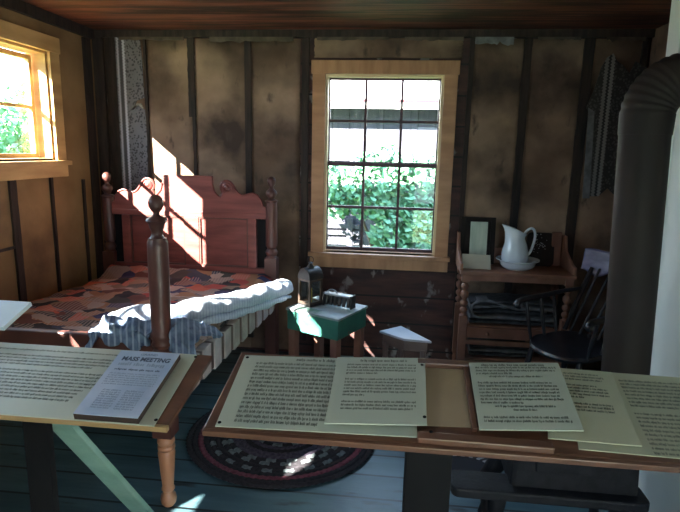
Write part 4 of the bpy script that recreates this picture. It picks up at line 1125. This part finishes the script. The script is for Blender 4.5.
def leaves(mb, c, rad, n, size, rnd, flat=.6):
    for _ in range(n):
        while True:
            p = Vector((rnd.uniform(-1, 1), rnd.uniform(-1, 1), rnd.uniform(-1, 1)))
            if p.length <= 1: break
        p = Vector((p.x * rad[0], p.y * rad[1], p.z * rad[2])) + Vector(c)
        d = Vector((rnd.gauss(0, .6), rnd.gauss(-.5, .6), rnd.gauss(.4, .6))).normalized()
        u = d.cross(Vector((rnd.random(), rnd.random(), rnd.random()))).normalized(); v = d.cross(u)
        s = size * rnd.uniform(.6, 1.3)
        mb.add([p - u * s * .5, p - u * s * .2 + v * s * .36 + d * s * .08, p + u * s * .6, p - u * s * .2 - v * s * .36 + d * s * .08], [(0, 1, 2, 3)])
def plant(name, label, cat, base, blobs, n, size, m, sd, stems=()):
    rnd = random.Random(sd); t = thing(name, base, label, cat)
    mb = MB()
    tot = sum(b[1][0] * b[1][2] for b in blobs)
    for c, r in blobs: leaves(mb, c, r, int(n * r[0] * r[2] / tot), size, rnd)
    mb.build('foliage', m, t)
    mb = MB()
    for a, b, r in stems: mb.tube([Vector(a), (Vector(a) + Vector(b)) / 2 + Vector((.03, .02, 0)), Vector(b)], [r, r * .8, r * .5], 8)
    mb.build('stem', M['bark'], t)
    return t
plant('shrub', 'leafy green shrub against the shed outside the back window', 'shrub', (-.1, 5.6, -.13),
      [((-.75, 5.85, 1.0), (.38, .2, .32)), ((-.25, 5.8, 1.05), (.4, .22, .38)), ((.25, 5.8, 1.05), (.42, .22, .34)), ((.75, 5.8, 1.0), (.4, .2, .36)), ((.15, 5.75, .6), (.45, .2, .4)), ((.6, 5.7, .5), (.45, .2, .4)), ((-.12, 5.85, 1.35), (.14, .1, .14)), ((.42, 5.85, 1.33), (.12, .1, .1))], 5200, .085, M['leaf'], 3,
      [((-.1, 5.9, -.13), (-.6, 5.9, 1.2), .02), ((.1, 5.9, -.13), (.0, 5.9, 1.3), .02), ((.4, 5.9, -.13), (.7, 5.9, 1.2), .02)])
plant('tree', 'green tree seen through the window on the left wall', 'tree', (-6.5, 4.9, -.13),
      [((-6.0, 4.7, 1.3), (.7, 1.5, .7)), ((-6.0, 6.2, 1.5), (.7, 1.3, .6)), ((-6.2, 7.6, 1.4), (.8, 1.0, .75)), ((-6.2, 9.0, 1.6), (.8, 1.0, .9))], 5000, .13, M['leaf_b'], 8,
      [((-6.5, 4.9, -.13), (-6.3, 5.0, 2.0), .07)])

# ------------------------------------------------------------------ light
sd = bpy.data.lights.new('sun', 'SUN'); sd.energy = 100; sd.angle = math.radians(.5); sd.color = (1, .93, .84)
so = bpy.data.objects.new('sun', sd); COL.objects.link(so)
dv = Vector((.72, 1, -.612)).normalized()
so.rotation_euler = dv.to_track_quat('-Z', 'Y').to_euler(); so.location = (-6, -6, 5)
w = bpy.data.worlds.new('sky'); SC.world = w; w.use_nodes = True; nt = w.node_tree
bg = nt.nodes['Background']; bg.inputs[1].default_value = 10.0
tc = nt.nodes.new('ShaderNodeTexCoord'); sp = nt.nodes.new('ShaderNodeSeparateXYZ'); nt.links.new(tc.outputs['Generated'], sp.inputs[0])
rp = nt.nodes.new('ShaderNodeValToRGB'); e = rp.color_ramp.elements
e[0].position = 0; e[0].color = (.36, .43, .50, 1); e[1].position = .9; e[1].color = (.40, .62, 1.0, 1)
x_ = e.new(.16); x_.color = (.62, .82, 1.0, 1)
nt.links.new(sp.outputs[2], rp.inputs[0]); nt.links.new(rp.outputs[0], bg.inputs[0])
def portal(loc, rot, sx, sy):
    l = bpy.data.lights.new('portal', 'AREA'); l.shape = 'RECTANGLE'; l.size = sx; l.size_y = sy; l.cycles.is_portal = True
    o = bpy.data.objects.new('portal', l); COL.objects.link(o); o.location = loc; o.rotation_euler = rot
portal((-.12, YB + T + .01, 1.32), (math.radians(-90), 0, 0), .78, 1.2)      # into the room through each opening
portal((XL - T - .01, 2.52, 1.635), (0, math.radians(-90), 0), .64, 1.15)
portal((XL - T - .01, .765, 1.68), (0, math.radians(-90), 0), .72, 1.05)
portal((.525, YS - T - .01, .9), (math.radians(90), 0, 0), .55, 1.8)

vs_ = SC.view_settings; vs_.view_transform = 'Standard'; vs_.look = 'None'; vs_.exposure = .12; vs_.gamma = 1; vs_.use_curve_mapping = False
SC.cycles.use_denoising = True
SC.cycles.max_bounces = 10; SC.cycles.diffuse_bounces = 6; SC.cycles.transparent_max_bounces = 12
for o in list(bpy.data.objects):
    if '_loc' in o: del o['_loc']
